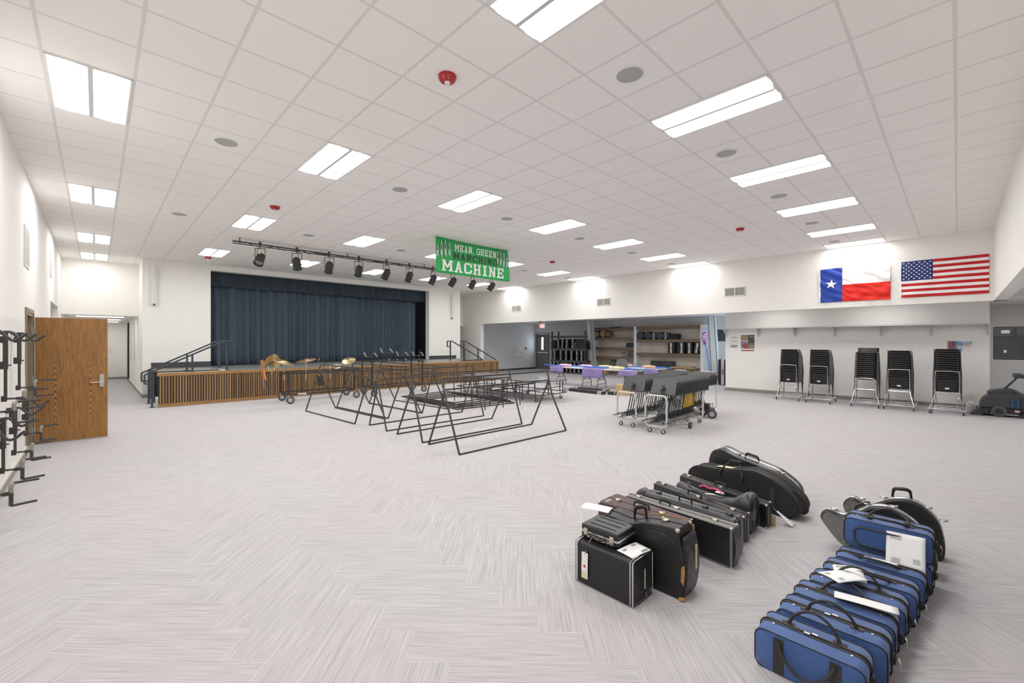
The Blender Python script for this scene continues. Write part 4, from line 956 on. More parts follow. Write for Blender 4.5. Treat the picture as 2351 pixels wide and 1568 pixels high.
MB().bx(-.02,.02,-.002,.0,-.09,.09).build('label_patch',GRYM,t,loc=mp(.80,.17,-.003),rot=(0,0,R(100)))
MB().grid(lambda a,b:mp(.18+a*.2,.312+a*.03+.004*sin(a*6),.05+b*.08),6,2).build('paper_strip',MANILA,t,solid=.001)
# --- J hard case with silver seam, behind
Jp=smooth_pts([(-.05,.02),(-.055,.25),(-.02,.38),(.05,.432),(.13,.431),(.264,.385),(.456,.345),(.637,.299),(.724,.254),(.808,.198),(.86,.13),(.87,.05),(.84,.0)],3)+[(.4,0),(.0,.0)]
t,mp,d,n=profcase('instrument_case','hard black case with a silver centre seam, farthest of the dark cases',(5.27,2.02),(5.23,1.02),Jp,.24,MLD,bev=.035,seg=4)
edge=[p for p in Jp if p[1]>.10]
MB().tube([mp(u,v+.002,.12) for u,v in edge],.008,6).build('silver_seam',SILV,t)
for u,v in((.07,.438),(.25,.392),(.70,.268)): latch(t,Vector(mp(u,v,.12)),R(-92))
handle(t,mp(.32,.375,.12),mp(.46,.348,.12),.045,.012)
# --- K and L grey/black horn cases with silver rims
Kp=smooth_pts([(.30,.02),(.252,.054),(.202,.099),(.147,.17),(.112,.223),(.107,.254),(.125,.291),(.155,.307),(.185,.300),(.219,.291),(.261,.290),(.301,.31),(.342,.337),(.381,.368),(.412,.397),(.451,.415),(.507,.426),(.562,.42),(.633,.388),(.70,.335),(.76,.25),(.79,.16),(.80,.06),(.77,.0)],2)+[(.40,0)]
Lp=smooth_pts([(.45,.01),(.36,.04),(.29,.11),(.227,.207),(.205,.267),(.218,.31),(.244,.339),(.279,.345),(.314,.33),(.352,.316),(.394,.322),(.435,.347),(.475,.373),(.515,.397),(.574,.415),(.635,.421),(.705,.395),(.759,.345),(.794,.296),(.815,.238),(.824,.182),(.833,.121),(.834,.063),(.822,.015),(.794,.0)],2)+[(.55,0)]
FLK=mat('speckled_black_shell',(.022,.022,.024),.5,var=.6,scale=350)
for P,x,lab in ((Kp,4.33,'comma-shaped grey horn case with a silver rim, just behind the stacked blue bags'),(Lp,4.68,'large comma-shaped horn case with its handle up, behind all the blue bags')):
    t,mp,d,n=profcase('horn_case',lab,(x,.9),(x,0),P,.13,FLK,bev=.012,grp='silver rimmed horn cases')
    e=[p for p in P if p[1]>.16]
    vs=[]
    cu=sum(p[0] for p in P)/len(P); cv=.16
    for u,v in e:
        for q in(.040,.090): vs.append(mp(u,v+.004,q))
        for q in(.040,.090): pass
    m=MB(); m.add(vs,[(2*i,2*i+1,2*i+3,2*i+2) for i in range(len(e)-1)]); m.build('silver_rim',SILV,t,solid=.006)
    mid=[p for p in e]
    MB().tube([mp(u,v+.005,.065) for u,v in e],.003,5).build('rim_ridge',mat('rim_shadow_line',(.2,.2,.2),.4),t)
    # lighter worn neck panel
    nk=[p for p in P if p[0]<(.335 if x<4.5 else .42)]
    if nk:
        pts=[(u*.94+.018,v*.94+.008) for u,v in nk]; MB().add([mp(u,v,-.002) for u,v in pts],[tuple(range(len(pts)))]).build('worn_neck_panel',GRYL,t,smooth=False,solid=.002)
    for u in((.19,.40,.56) if x<4.5 else (.33,.47,.74,.826)):
        v=max(p[1] for p in P if abs(p[0]-u)<.035); latch(t,Vector(mp(u,v+.006,.065)),R(-90),m=STEEL)
    if x>4.5: handle(t,mp(.525,.415,.065),mp(.64,.425,.065),.07,.012)
    else: handle(t,mp(.33,.345,.065),mp(.42,.405,.065),.03,.011)
# ================================================================ folding A-frame racks of square tube
FRM=mat('satin_black_tube',(.060,.058,.056),.38,.4,var=.12)
def aframe(label,W,ya,yb,hz,apex,loc,rz,lean=None,bend=False):
    """bars along local x from 0..W; loop a foot at ya, loop b foot at yb, apex at y=apex z=hz"""
    t=thing('folding_rack',label,'frame',loc,rz,'A-shaped black folding frames')
    s=.023; k=(hz-.10)/hz
    pa=lambda f:(ya+(apex-ya)*f, hz*f)
    a=MB(); a.bar((0,ya,s/2),(W,ya,s/2),s); a.bar((0,apex,hz),(W,apex,hz),s)
    a.bar((0,ya,s/2),(0,apex,hz),s,up=(1,0,0))
    if bend: a.bar((W,ya,s/2),(W-.075,pa(.62)[0],pa(.62)[1]),s,up=(1,0,0)); a.bar((W-.075,pa(.62)[0],pa(.62)[1]),(W,apex,hz),s,up=(1,0,0))
    else: a.bar((W,ya,s/2),(W,apex,hz),s,up=(1,0,0))
    y,z=pa(k-.0)
    a.build('front_loop',FRM,t,smooth=False)
    b=MB(); z2=hz*.85; ap=apex-(apex-ya)*.13
    b.bar((.03,yb,s/2),(W-.03,yb,s/2),s); 
    for x in(.03,W-.03): b.bar((x,yb,s/2),(x,ap,z2),s,up=(1,0,0))
    b.bar((.03,ap,z2),(W-.03,ap,z2),s)
    b.build('rear_loop',FRM,t,smooth=False)
    for x in(.012,W-.012): MB().cyl((x-.03,ap,z2-.01),(x+.03,ap,z2-.01),.010,8).build('hinge_bolt',STEEL,t)
    for x in(W*.3,W*.7): MB().cyl((x,ap-.02,z2),(x,ap+.02,z2),.009,8).build('bolt',STEEL,t)
    return t
aframe('black A-shaped folding frame nearest the camera, one leg bent',2.52,-.45,.42,1.11,.02,(3.90,5.62,0),0,bend=True)
aframe('second black A-shaped folding frame from the camera',2.36,-.40,.50,1.115,-.0,(3.92,6.61,0),0)
aframe('third black A-shaped folding frame from the camera, parallel to the nearer two',2.40,-.45,.32,1.125,-.02,(3.94,7.94,0),0)
for (x,y,rz,ya,yb,ap,lab) in ((3.66,11.0,R(-86.4),0,.72,.36,'black folding frame nearest the left, turned end-on toward the stage'),(4.46,11.12,R(-86.2),0,.90,.45,'middle one of the three folding frames turned toward the stage'),(5.40,11.22,R(-86.5),0,.78,.36,'rightmost of the three folding frames turned toward the stage')):
    aframe(lab,2.42,ya,yb,1.12,ap,(x,y,0),rz)
# flat pile of folded frames
for k in range(4):
    t=thing('folded_rack','folded black frame lying in the flat pile on the carpet, %s from the bottom'%ORD[k],'frame',(6.45+.05*k,8.62+.06*k,.03*k),R(3*k-4),'flat pile of folded frames')
    s=.025; m=MB(); W,L=1.85-.05*k,2.45
    for (o,q) in ((0,0),(.14,.30)):
        m.bar((o,q,s/2),(W-o,q,s/2),s); m.bar((o,L-q,s/2),(W-o,L-q,s/2),s); m.bar((o,q,s/2),(o,L-q,s/2),s); m.bar((W-o,q,s/2),(W-o,L-q,s/2),s)
    m.build('tube_loops',FRM,t,smooth=False)
# low rack with thin hanging legs behind
for q,(x,y) in enumerate(((6.9,8.1),(7.3,9.9))):
    t=thing('low_tube_rack',('low tube rack with thin legs, in front of the flat pile','low tube rack with thin legs, behind the flat pile')[q],'rack',(x,y,0),R(2),'low tube racks')
    m=MB(); m.bar((0,0,.55),(1.9,0,.55),.022); m.bar((0,.5,.55),(1.9,.5,.55),.022); m.bar((0,0,.55),(0,.5,.55),.022); m.bar((1.9,0,.55),(1.9,.5,.55),.022); m.build('top_frame',FRM,t,smooth=False)
    for xx in(.0,.63,1.27,1.9):
        for yy in(0,.5): MB().bar((xx,yy,0),(xx+(.02 if yy else -.03),yy,.55),.018,up=(0,1,0)).build('leg',FRM,t,smooth=False)
# ================================================================ wheels
def wheel(t,c,r,w,m=None,rz=0,hubm=None,axis=0,name='caster'):
    rot=Euler((0,R(90),rz)).to_matrix() if axis==0 else Euler((R(90),0,rz)).to_matrix()
    ax=rot@Vector((0,0,1)); c=Vector(c)
    prof=[(r*.55,-w/2),(r*.8,-w/2),(r*.97,-w*.32),(r,-w*.1),(r,w*.1),(r*.97,w*.32),(r*.8,w/2),(r*.55,w/2)]
    o=MB().lathe(prof+prof[:1],24,c,rot,cap=False).build(name,m or RUB,t)
    MB().lathe([(0,-w*.55),(r*.2,-w*.55),(r*.25,-w*.3),(r*.56,-w*.36),(r*.56,w*.36),(r*.25,w*.3),(r*.2,w*.55),(0,w*.55)],16,c,rot).build('hub',hubm or STEEL,o); return o
def fork(mb,c,r,w,top,rz=0,off=.03):
    ax=Vector((cos(rz),sin(rz),0)); c=Vector(c); bk=Vector((-sin(rz),cos(rz),0))*off
    for s in(-1,1): mb.bar(c+ax*s*(w*.75),c+ax*s*(w*.75)+Vector((0,0,r*1.15))+bk,.022,.004,up=tuple(ax))
    mb.bar(c+ax*(-w*.8)+Vector((0,0,r*1.15))+bk,c+ax*(w*.8)+Vector((0,0,r*1.15))+bk,.03,.006)
    mb.cyl(c+Vector((0,0,r*1.15))+bk,c+bk+Vector((0,0,top-c.z)),.012,8)
# ================================================================ music stands and their carts
CGR=mat('light_grey_cart_paint',(.56,.58,.55),.4,.1,var=.05); YEL=mat('yellow_tape',(.85,.52,.02),.5)
DSK=mat('charcoal_desk',(.075,.076,.078),.36,var=.15,scale=12)
def mstand():
    t=thing('music_stand','','music stand')
    th=R(24); rot=Euler((0,th,0)).to_matrix()   # desk leans back toward +x
    d=MB(); W=.50; Hd=.30
    P=[(-W/2,0),(W/2,0),(W/2-.015,Hd),(-W/2+.015,Hd)]
    f=lambda u,v,q:tuple(rot@Vector((q,u,v))+Vector((.22,0,.70)))
    d.prism(P,0,.003,f); d.prism([(-W/2,0),(W/2,0),(W/2,.004),(-W/2,.004)],0,.055,f)
    d.build('desk',DSK,t,smooth=False,bevel=.001,seg=1)
    p=MB(); p.cyl((.0,0,.20),(.235,0,.84),.011,8); p.build('pole',BLK,t)
    MB().cyl((.175,-.03,.80),(.175,.03,.80),.016,8).cyl((.19,0,.74),(.235,0,.86),.020,8,.026).build('tilt_knob',STEEL if False else GRYM,t)
    for sgn in(-1,0,1):
        a=R(180+sgn*62); pts=[(0,0,.27),(cos(a)*.06,sin(a)*.06,.275),(cos(a)*.16,sin(a)*.16,.25),(cos(a)*.27,sin(a)*.27,.205)]
        MB().tube(smooth_pts(pts,3),.009,6).build('leg',BLK,t)
    MB().cyl((.0,0,.20),(.035,0,.33),.017,8).build('hub',BLK,t)
    return t
def cart(label,x0,x1,y0,y1,h0,h1,wide=True,big=None,front=True):
    t=thing('stand_cart',label,'cart',(x0,(y0+y1)/2,0),0,'grey music stand carts')
    w=(y1-y0); L=x1-x0
    for (x,h,nm) in ((0,h0,'front_loop'),(L,h1,'rear_loop')):
        if nm=='front_loop' and not front: continue
        pr=rrect(w,h-.12,.07,4,0,.12+(h-.12)/2); MB().tube([(x,u,v) for u,v in pr],.018,8,True).build(nm,CGR if nm=='front_loop' else WHT,t)
    MB().cyl((0,-w*.33,.23),(L,-w*.33,.23),.014,8).cyl((0,w*.33,.23),(L,w*.33,.23),.014,8).build('side_rail',CGR,t)
    for f_ in(.05,.35,.65,.95):
        MB().bar((L*f_,-w*.33,.23),(L*f_,-w*.33,.13),.02).bar((L*f_,w*.33,.23),(L*f_,w*.33,.13),.02).bar((L*f_,-w*.33,.13),(L*f_,w*.33,.13),.02).build('cross_bracket',CGR,t)
    fk=MB()
    for x in(0.0,L):
        for y in(-w*.32,w*.32):
            if x==0.0 and not front: continue
            wheel(t,(x+.02,y,.042),.042,.025,RUB,R(20),CHR); fork(fk,(x+.02,y,.042),.042,.025,.125,R(20),.01)
    if big:
        for y in(-w*.62,w*.62): wheel(t,(L*big,y,.062),.062,.045,RUB,R(88),STEEL,name='big_wheel'); 
        fk.cyl((L*big,-w*.62,.062),(L*big,w*.62,.062),.010,8)
    fk.build('caster_forks',STEEL,t); return t
ca1=cart('grey tube cart nearest the camera, packed with music stands',7.47,9.07,3.68,4.10,.695,.70,big=.55)
ca2=cart('grey tube cart packed with music stands, left of the nearest cart',7.64,9.25,4.40,4.82,.68,.70)
ca3=cart('rearmost cart in line behind the nearest one, with a tall white end bar',9.75,10.6,3.98,4.40,.60,.96,front=False)
ca4=cart('rearmost cart in line on the left, with a tall white end bar',9.75,10.75,4.72,5.12,.60,.96,front=False)
ms0=mstand(); first=True
def stands(n,xa,xb,y,desc,grp):
    global first
    for k in range(n):
        x=xa+(xb-xa)*k/(n-1); lab='black music stand, %s from the front %s'%(ORD[k],desc)
        if first: ms0.location=(x,y,0); ms0['label']=lab; ms0['group']=grp; first=False
        else: dup(ms0,(x,y+random.uniform(-.006,.006),0),random.uniform(-.02,.02),lab,grp)
stands(21,7.50,9.02,3.89,'on the nearest cart','music stands on the nearest cart')
stands(18,7.67,9.15,4.61,'on the cart left of the nearest','music stands on the left cart')
stands(7,9.72,10.28,4.19,'on the rearmost cart of the right line','music stands on the far right cart')
stands(6,9.78,10.4,4.92,'on the rearmost cart of the left line','music stands on the far left cart')
# strips of yellow tape on the poles
for k in range(7):
    x=8.5+k*.074; q=k
    t=tag(MB().cyl((.055+.0,-.001,.30+.0),(.055+.15*(.5+.5*((k*37)%5)/5),-.001,.30+.42*(.5+.5*((k*37)%5)/5)),.0135,8).build('tape_band',YEL,loc=(7.50+(14+k)*.076,3.89,.05)),'yellow tape wrapped on the %s taped stand pole of the nearest cart'%ORD[k],'tape','yellow taped poles')
# pneumatic wheeled trolley base at the end of the nearest cart
t=thing('wheeled_trolley','small black trolley base on two fat rubber wheels at the cart end','trolley',(9.86,3.90,0))
wheel(t,(-.10,-.14,.10),.10,.055,GRUB,R(20),STEEL,name='tyre'); wheel(t,(.10,.14,.10),.10,.055,GRUB,R(20),STEEL,name='tyre')
MB().bx(-.16,.16,-.10,.10,.16,.20).bar((-.12,.0,.20),(-.28,.02,.62),.03).box((.0,.0,.26),(.14,.08,.10)).build('frame',BLK,t,bevel=.006)
# ================================================================ stacked chairs on dollies
SHELL=mat('black_polypropylene',(.013,.013,.014),.32,var=.2,scale=20)
FR2=mat('grey_chair_frame',(.10,.10,.10),.35,.6,var=.15)
def chair():
    t=thing('stacking_chair','','chair')
    # local: back of the chair at -x
    MB().grid(lambda a,b:(-.20+a*.40,(b-.5)*.42,.405+.018*(a-.5)-.010*sin(PI*b)+(.012 if a>.95 else 0)*-1),8,6).build('seat',SHELL,t,solid=.012,ang=60)
    def bk(a,b):
        e=max(0,a-.86)/.14; r=max(0,.08-a)/.08
        return (-.232-.012*sin(PI*b)+.026*(1-a)-.022*sin(PI*e*.75),(b-.5)*(.43-.03*abs(a-.5)*2-.03*e),.385+min(a,.93)*.30-.012*max(0,e-.5)*2)
    MB().grid(bk,14,8).build('backrest',SHELL,t,solid=.006,ang=70)
    MB().tube([(bk(.97,b/8)[0]-.004,bk(.97,b/8)[1],bk(.97,b/8)[2]+.002) for b in range(9)],.0055,6).build('top_lip',LIP,t)
    for s in(-1,1):
        m=MB(); y=s*.222
        m.bar((-.20,y,.44),(-.245,y*1.08,0.0),.020,.012,up=(0,1,0)); m.build('leg',FR2,t,smooth=False)
        m=MB(); m.bar((.20,y,.40),(.255,y*1.08,0.0),.020,.012,up=(0,1,0)); m.build('leg',FR2,t,smooth=False)
        m=MB(); m.prism([(-.24,.40),(-.20,.67),(-.02,.62),(.22,.42),(.20,.385),(-.2,.37)],y-.007,y+.007,lambda u,v,q:(u,q,v)); m.build('side_arm',mat('charcoal_side_bracket',(.045,.046,.048),.42,var=.15),t,smooth=False)
    return t
LIP=mat('highlit_black_lip',(.10,.10,.105),.25,var=.1)  # lip tone lightened to read as a glossy edge highlight
def chair2():
    t=thing('stacking_chair','','chair')
    P=rrect(.40,.45,.07,5)
    MB().prism(P,.585,.622,lambda u,v,q:(u,v,q-.012*(1 if u<-.1 else 0))).build('seat',SHELL,t,bevel=.014,seg=3,ang=60)
    MB().grid(lambda a,b:(.19+.03*a+.012*sin(PI*b),(b-.5)*.44,.60+a*.12),6,6).build('backrest',SHELL,t,solid=.008,ang=60)
    for s in(-1,1):
        MB().bar((-.17,s*.222,.585),(-.22,s*.24,0),.018,.012,up=(0,1,0)).build('leg',FR2,t,smooth=False); MB().bar((.17,s*.222,.585),(.24,s*.24,0),.018,.012,up=(0,1,0)).build('leg',FR2,t,smooth=False)
    return t
ch0=chair(); ch2=chair2(); firstc=[True]; used2=[False]
LAB=mat('white_label',(.75,.75,.73),.6)
def stack(x,y,ydesc,n,face,hoopz,short=None):
    # dolly
    t=thing('chair_dolly','chrome wheeled dolly under the %s'%ydesc,'dolly',(x,y,0),0,'chair dollies along the wall')
    m=MB(); w,l=.60,.80
    pr=[(-l/2,-w/2),(l/2,-w/2),(l/2,w/2),(-l/2,w/2)]
    for i in range(4): a=pr[i];b=pr[(i+1)%4]; m.bar((a[0],a[1],.118),(b[0],b[1],.118),.03,.024)
    m.bar((0,-w/2,.118),(0,w/2,.118),.03,.024); m.build('dolly_frame',CHR,t,bevel=.003)
    fk=MB()
    for a in pr:
        wheel(t,(a[0]*.96,a[1]*.92,.042),.042,.022,RUB,R(90) if y>.3 else R(50),CHR); fork(fk,(a[0]*.96,a[1]*.92,.042),.042,.022,.108,R(90) if y>.3 else R(50),.008)
    fk.build('caster_forks',CHR,t)
    hx=-.30; m=MB()
    hw=.20; zt=hoopz; zb=.46
    m.tube(smooth_pts([(hx,-hw-.0,zb),(hx,-hw,zt-.06),(hx,-hw+.05,zt),(hx,hw-.05,zt),(hx,hw,zt-.06),(hx,hw,zb)],4),.012,8); m.build('support_hoop',CHR,t)
    m=MB().cyl((hx,-hw,zb),(hx,hw,zb),.010,8)
    for s in(-1,1): m.cyl((hx,s*hw,zb),(hx-.06,s*(hw+.07),.13),.010,8); m.cyl((hx,s*hw,zb+.02),(hx+.18,s*(hw-.04),.13),.010,8)
    m.build('support_legs',CHR,t)
    for k in range(n):
        lab='black stacking chair, %s from the bottom of the %s'%(ORD[k],short or ydesc)
        ox=.010*k if face>0 else .010*k
        loc=(x-.03+ox,y,.131+.052*k); rz=0 if face>0 else PI
        if face<0:
            if used2[0]: dup(ch2,loc,0,lab,'chairs of the '+ydesc)
            else: ch2.location=loc; ch2['label']=lab; ch2['group']='chairs of the '+ydesc; used2[0]=True
            continue
        if firstc[0]: ch0.location=loc; ch0['label']=lab; ch0['group']='chairs of the '+ydesc; firstc[0]=False
        else: dup(ch0,loc,rz,lab,'chairs of the '+ydesc)
    if face>0: tag(MB().bx(-.003,0,-.035,.035,-.018,.018).build('chair_label',LAB,loc=(x-.288,y,.60)),'white label on the lowest chair back of the %s'%(short or ydesc),'label','white chair labels')
stack(14.72,3.41,'leftmost chair stack',14,1,1.02)
stack(14.66,2.67,'second chair stack from the left',14,1,1.01)
stack(14.64,1.665,'middle chair stack, its seat fronts facing out',14,-1,.74,'middle chair stack')
stack(14.64,1.015,'fourth chair stack from the left',14,1,1.00)
stack(14.60,.17,'rightmost chair stack, in front of the blue poster',15,1,1.00,'rightmost chair stack')
# ================================================================ percussion racks by the stage
MB_=MB
def rack(label,corners,zb,zt,loc,rz=0,wr=.105,brand=None):
    t=thing('percussion_rack',label,'percussion rack',loc,rz,'wheeled percussion racks')
    m=MB(); s=.04
    for i in range(4):
        a,b=corners[i],corners[(i+1)%4]; m.bar((*a,zb),(*b,zb),s,.035)
    m.build('base_rails',BLK,t,bevel=.003)
    m=MB()
    for i in range(4):
        a,b=corners[i],corners[(i+1)%4]; m.bar((*a,zt),(*b,zt),s,.035)
    m.build('top_rails',BLK,t,bevel=.003)
    for a in corners: MB().bar((*a,zb),(*a,zt),s,s,up=(1,0,0)).build('post',BLK,t,bevel=.003)
    fk=MB()
    for i,a in enumerate(corners):
        wheel(t,(a[0]+.05,a[1]-.02,wr),wr,.055,GRUB,R(72),STEEL,name='pneumatic_wheel'); fork(fk,(a[0]+.05,a[1]-.02,wr),wr,.055,zb,R(72),.05)
    fk.build('wheel_forks',STEEL,t); return t
t=rack('wheeled black rack lettered TITAN holding cymbals and chimes',[(-.95,-.42),(.90,-.42),(.95,.42),(-.92,.42)],.25,.83,(4.70,13.05,0))
text_mesh('TITAN',.06,'lettering',W1,t,(-.60,-.4405,.25),(R(90),0,0),.001,bold=.004,sx=1.3)
# hanging gear on the rack
def rod(t,p0,p1,r=.010,nm='rod',m=None): return MB().cyl(p0,p1,r,10).build(nm,m or CHR,t)
def cymbal(label,c,r,rot,rodx=None,m=None,rodlen=None,upper=None):
    t=thing('cymbal',label,'cymbal',c,0,'cymbals on the racks')
    t.rotation_euler=rot
    MB().lathe([(0,.028),(r*.10,.026),(r*.17,.010),(r*.22,.004),(r*.6,-.006),(r,-.020)],40).build('cymbal_disc',m or CYM,t,solid=.0022,ang=60)
    MB().cyl((0,0,-.03),(0,0,.06),.008,8).lathe([(0,.075),(.014,.07),(.014,.05),(0,.045)],10).build('felt_and_nut',GRYM,t); return t
def cymat():
    m,nt,bs=newmat('bronze_cymbal',.30,.9); v,x,y,z=coords(nt); r=M(nt,'SQRT',M(nt,'ADD',M(nt,'MULTIPLY',x,x),M(nt,'MULTIPLY',y,y)))
    f=M(nt,'MULTIPLY_ADD',M(nt,'SINE',M(nt,'MULTIPLY',r,900)),.5,.5); nt.links.new(mixc(nt,f,(.50,.36,.17),(.74,.58,.32)),bs.inputs['Base Color']); return m
CYM=cymat()
def cstand(x,y,z0,z1,label):
    t=thing('cymbal_stand',label,'stand',(x,y,z0),0,'chrome rods clamped to the racks'); MB().cyl((0,0,0),(0,0,z1-z0),.013,10).build('rod',CHR,t); MB().box((0,0,.83-z0),(.06,.06,.05)).cyl((-.05,-.03,.83-z0),(.05,-.03,.83-z0),.008,6).build('clamp',GRYM,t,bevel=.004); return t
cstand(3.63,12.60,.66,1.10,'chrome rod holding the leftmost flat cymbal'); cymbal('large bronze cymbal tilted down to the right, on the chrome rod',(3.66,12.60,1.15),.27,(R(15),R(17),0))
cstand(4.20,12.60,.61,1.13,'chrome rod holding the middle flat cymbal'); cymbal('brownish bronze cymbal tilted up to the right, middle of the rack',(4.20,12.60,1.19),.26,(R(5),R(-12),0),m=mat('dark_bronze_cymbal',(.30,.17,.10),.35,.8))
cymbal('upright bronze crash cymbal, left one of the pair clamped together',(3.24,12.60,1.15),.20,(R(0),R(118),R(-38)))
cymbal('upright bronze crash cymbal, right one of the pair clamped together',(3.44,12.74,1.17),.19,(R(0),R(-100),R(25)))
t=thing('cymbal_cradle','pale leather-strapped cradle below the pair of upright cymbals','cradle',(3.34,12.63,.86)); m=MB(); 
for s in(-1,1): m.tube(smooth_pts([(0,0,.0),(s*.05,0,.06),(s*.10,-.01,.20),(s*.07,-.01,.13),(s*.02,0,.10)],3),.007,6)
m.cyl((0,0,-.02),(0,0,.1),.012,8).build('straps',mat('cream_strap',(.70,.60,.38),.6),t)
t=thing('bar_chimes','orange-backed bar chimes with silver tubes hanging at the rack end','chimes',(3.13,12.62,.87))
MB().bar((-.02,0,.35),(.06,-.02,-.18),.030,.045).build('orange_bar',mat('orange_stained_wood',(.75,.23,.03),.4,var=.1),t,bevel=.004)
m=MB()
for k in range(22):
    f_=k/21; x=-.045+.075*f_; z=.34-.50*f_; m.cyl((x-.012,-.02,z-.01),(x-.008,-.02,z-.06-.17*f_),.0045,6)
m.build('chime_tubes',SILV,t); MB().bar((.06,0,.0),(.24,.01,.02),.02).build('arm',BLK,t)
t=thing('triangle','brass triangle hanging from a bent holder on the rack','triangle',(4.57,12.6,1.09))
MB().tube([(-.075,0,0),(.075,0,0),(.0,0,.13)],.0065,8,True).build('triangle_bar',BRASS,t)
MB().cyl((0,0,.135),(0,0,.165),.008,8).tube([(0,0,.16),(.09,.0,.24),(.10,.0,.25)],.004,6).cyl((.09,0,.25),(.125,0,.15),.008,8).cyl((.11,.0,.17),(.115,.0,-.28),.007,8).build('holder',GRYM,t)
cymbal('small pale bronze splash cymbal tilted left, right part of the rack',(5.43,12.66,1.14),.19,(R(22),R(-20),0)); cstand(5.43,12.62,.60,1.09,'chrome rod holding the small splash cymbal')
cstand(4.58,12.62,.60,1.06,'chrome rod under the brass triangle'); cstand(4.87,12.62,.62,1.0,'chrome rod with a cluster of clamps')
t=thing('cowbell','black cowbell hanging from the right part of the rack','cowbell',(4.60,12.62,.50)); MB().prism([(-.09,-.05),(.09,-.05),(.06,.22),(-.05,.22)],-.04,.04,lambda u,v,q:(u,q,v)).build('bell_body',BLK,t,bevel=.01)
t=thing('clamp_cluster','tangle of chrome clamps and a wooden block on the rack','clamps',(4.98,12.62,.87)); m=MB()
random.seed(5)
for k in range(9): a=Vector((random.uniform(-.12,.12),random.uniform(-.05,.05),random.uniform(0,.14))); MB().cyl(a,a+Vector((random.uniform(-.08,.08),.02,random.uniform(-.06,.06))),.012,7).build('clamp',CHR,t)
m=None; MB().box((.10,0,.14),(.22,.05,.03)).build('wood_block',mat('pale_block',(.65,.52,.32),.5),t)
t=thing('trap_tray','black trap tray on the right half of the rack','tray',(5.35,12.75,.86)); MB().bx(-.35,.35,-.15,.25,0,.03).build('tray',BLK,t,bevel=.006); MB().box((0,0,.05),(.4,.2,.03)).build('towel',mat('dull_plum_felt',(.20,.12,.12),.9),t)
# second rack with instrument cradles
t=rack('second wheeled black rack carrying four padded cradles',[(-.93,-.33),(.86,-.33),(.9,.45),(-.9,.45)],.26,1.08,(7.08,12.92,0))
def cradle(label,x,z,spear):
    t=thing('padded_cradle',label,'cradle',(x,13.25,z),0,'padded drum cradles above the second rack')
    MB().bar((-.20,0,0),(.18,0,0),.022).build('cross_bar',GRYM,t,bevel=.003)
    for s in(-1,1):
        p=(-.20,0,0) if s<0 else (.18,0,0); q=(-.28,-.02,.14) if s<0 else (.06,-.03,.12)
        MB().tube([p,q],[.022,.024],10).build('padded_arm',mat('grey_foam_pad',(.34,.33,.32),.8),t)
    MB().cyl((0,0,-.30),(0,0,.02),.016,8).box((0,0,-.18),(.06,.05,.05)).box((0,0,-.02),(.05,.05,.04)).build('post',BLK,t)
    if spear: MB().cyl((0,0,.0),(.03,.01,.22),.014,8).build('tilt_rod',GRYM,t)
    return t
for x,z,sp,l in ((6.46,1.20,1,'leftmost padded cradle above the second rack'),(7.02,1.33,0,'highest padded cradle, second from the left'),(7.61,1.21,1,'third padded cradle from the left'),(8.22,1.20,1,'rightmost padded cradle above the second rack')): cradle(l,x,z,sp)
for q,(x,z) in enumerate(((6.25,.93),(6.75,.97),(7.05,.96),(7.35,.97))):
    tag(MB().cyl((-.05,0,.05),(.05,0,-.03),.022,10).build('foam_grip',MATS['grey_foam_pad'],loc=(x,12.6,z+.10)),'short grey foam grip lying on the second rack, %s from left'%ORD[q],'grip','grey foam grips')
# ================================================================ low riser platform on casters
DIA=mat('dark_diamond_plate',(.17,.17,.165),.30,.35,var=.35,scale=60,bump=.3,bscale=260)
for q,(y0,y1,rnd) in enumerate(((7.95,9.85,True),(9.87,11.75,False))):
    lab=('low dark riser platform with rounded corners, the section nearer the camera','low dark riser platform, the section nearer the recess wall')[q]
    x0,x1=8.72,10.12; t=thing('riser_platform',lab,'riser',((x0+x1)/2,(y0+y1)/2,0),0,'low riser platform sections')
    W=x1-x0; L=y1-y0; pr=rrect(W,L,.30 if rnd else .06,6)
    if rnd: pr=[(u,v) if v<0 else (math.copysign(W/2,u) if abs(u)>W/2-.3 else u, min(v,L/2)) for u,v in pr]; pr=[(u,(L/2 if v>L/2-.31 and v>0 else v)) for u,v in pr]
    MB().prism(pr,.555,.585,lambda u,v,z:(u,v,z)).build('deck',DIA,t)
    for z in(.21,): MB().tube([(u*.99,v*.99,z) for u,v in pr],.014,6,True).build('lower_ring',FRM,t)
    MB().bar((-W/2,0,.21),(W/2,0,.21),.02).bar((0,-L/2,.21),(0,L/2,.21),.02).bar((-W/2,-L*.3,.34),(W/2,-L*.3,.34),.018).bar((-W/2,L*.3,.34),(W/2,L*.3,.34),.018).build('cross_bars',FRM,t,smooth=False)
    for (u,v) in ((-.98,-.55),(-.98,0),(-.98,.55),(.98,-.55),(.98,0),(.98,.55),(-.45,-.99),(.45,-.99),(-.4,.99),(.4,.99)):
        MB().bar((u*W/2,v*L/2,.21),(u*W/2,v*L/2,.56),.022,up=(1,0,0)).build('strut',FRM,t,smooth=False)
    fk=MB()
    for u in(-1,1):
        for v in(-1,1): wheel(t,(u*W*.38,v*L*.36,.05),.05,.028,RUB,R(35),STEEL); fork(fk,(u*W*.38,v*L*.36,.05),.05,.028,.21,R(35),.02)
    fk.build('caster_forks',STEEL,t)
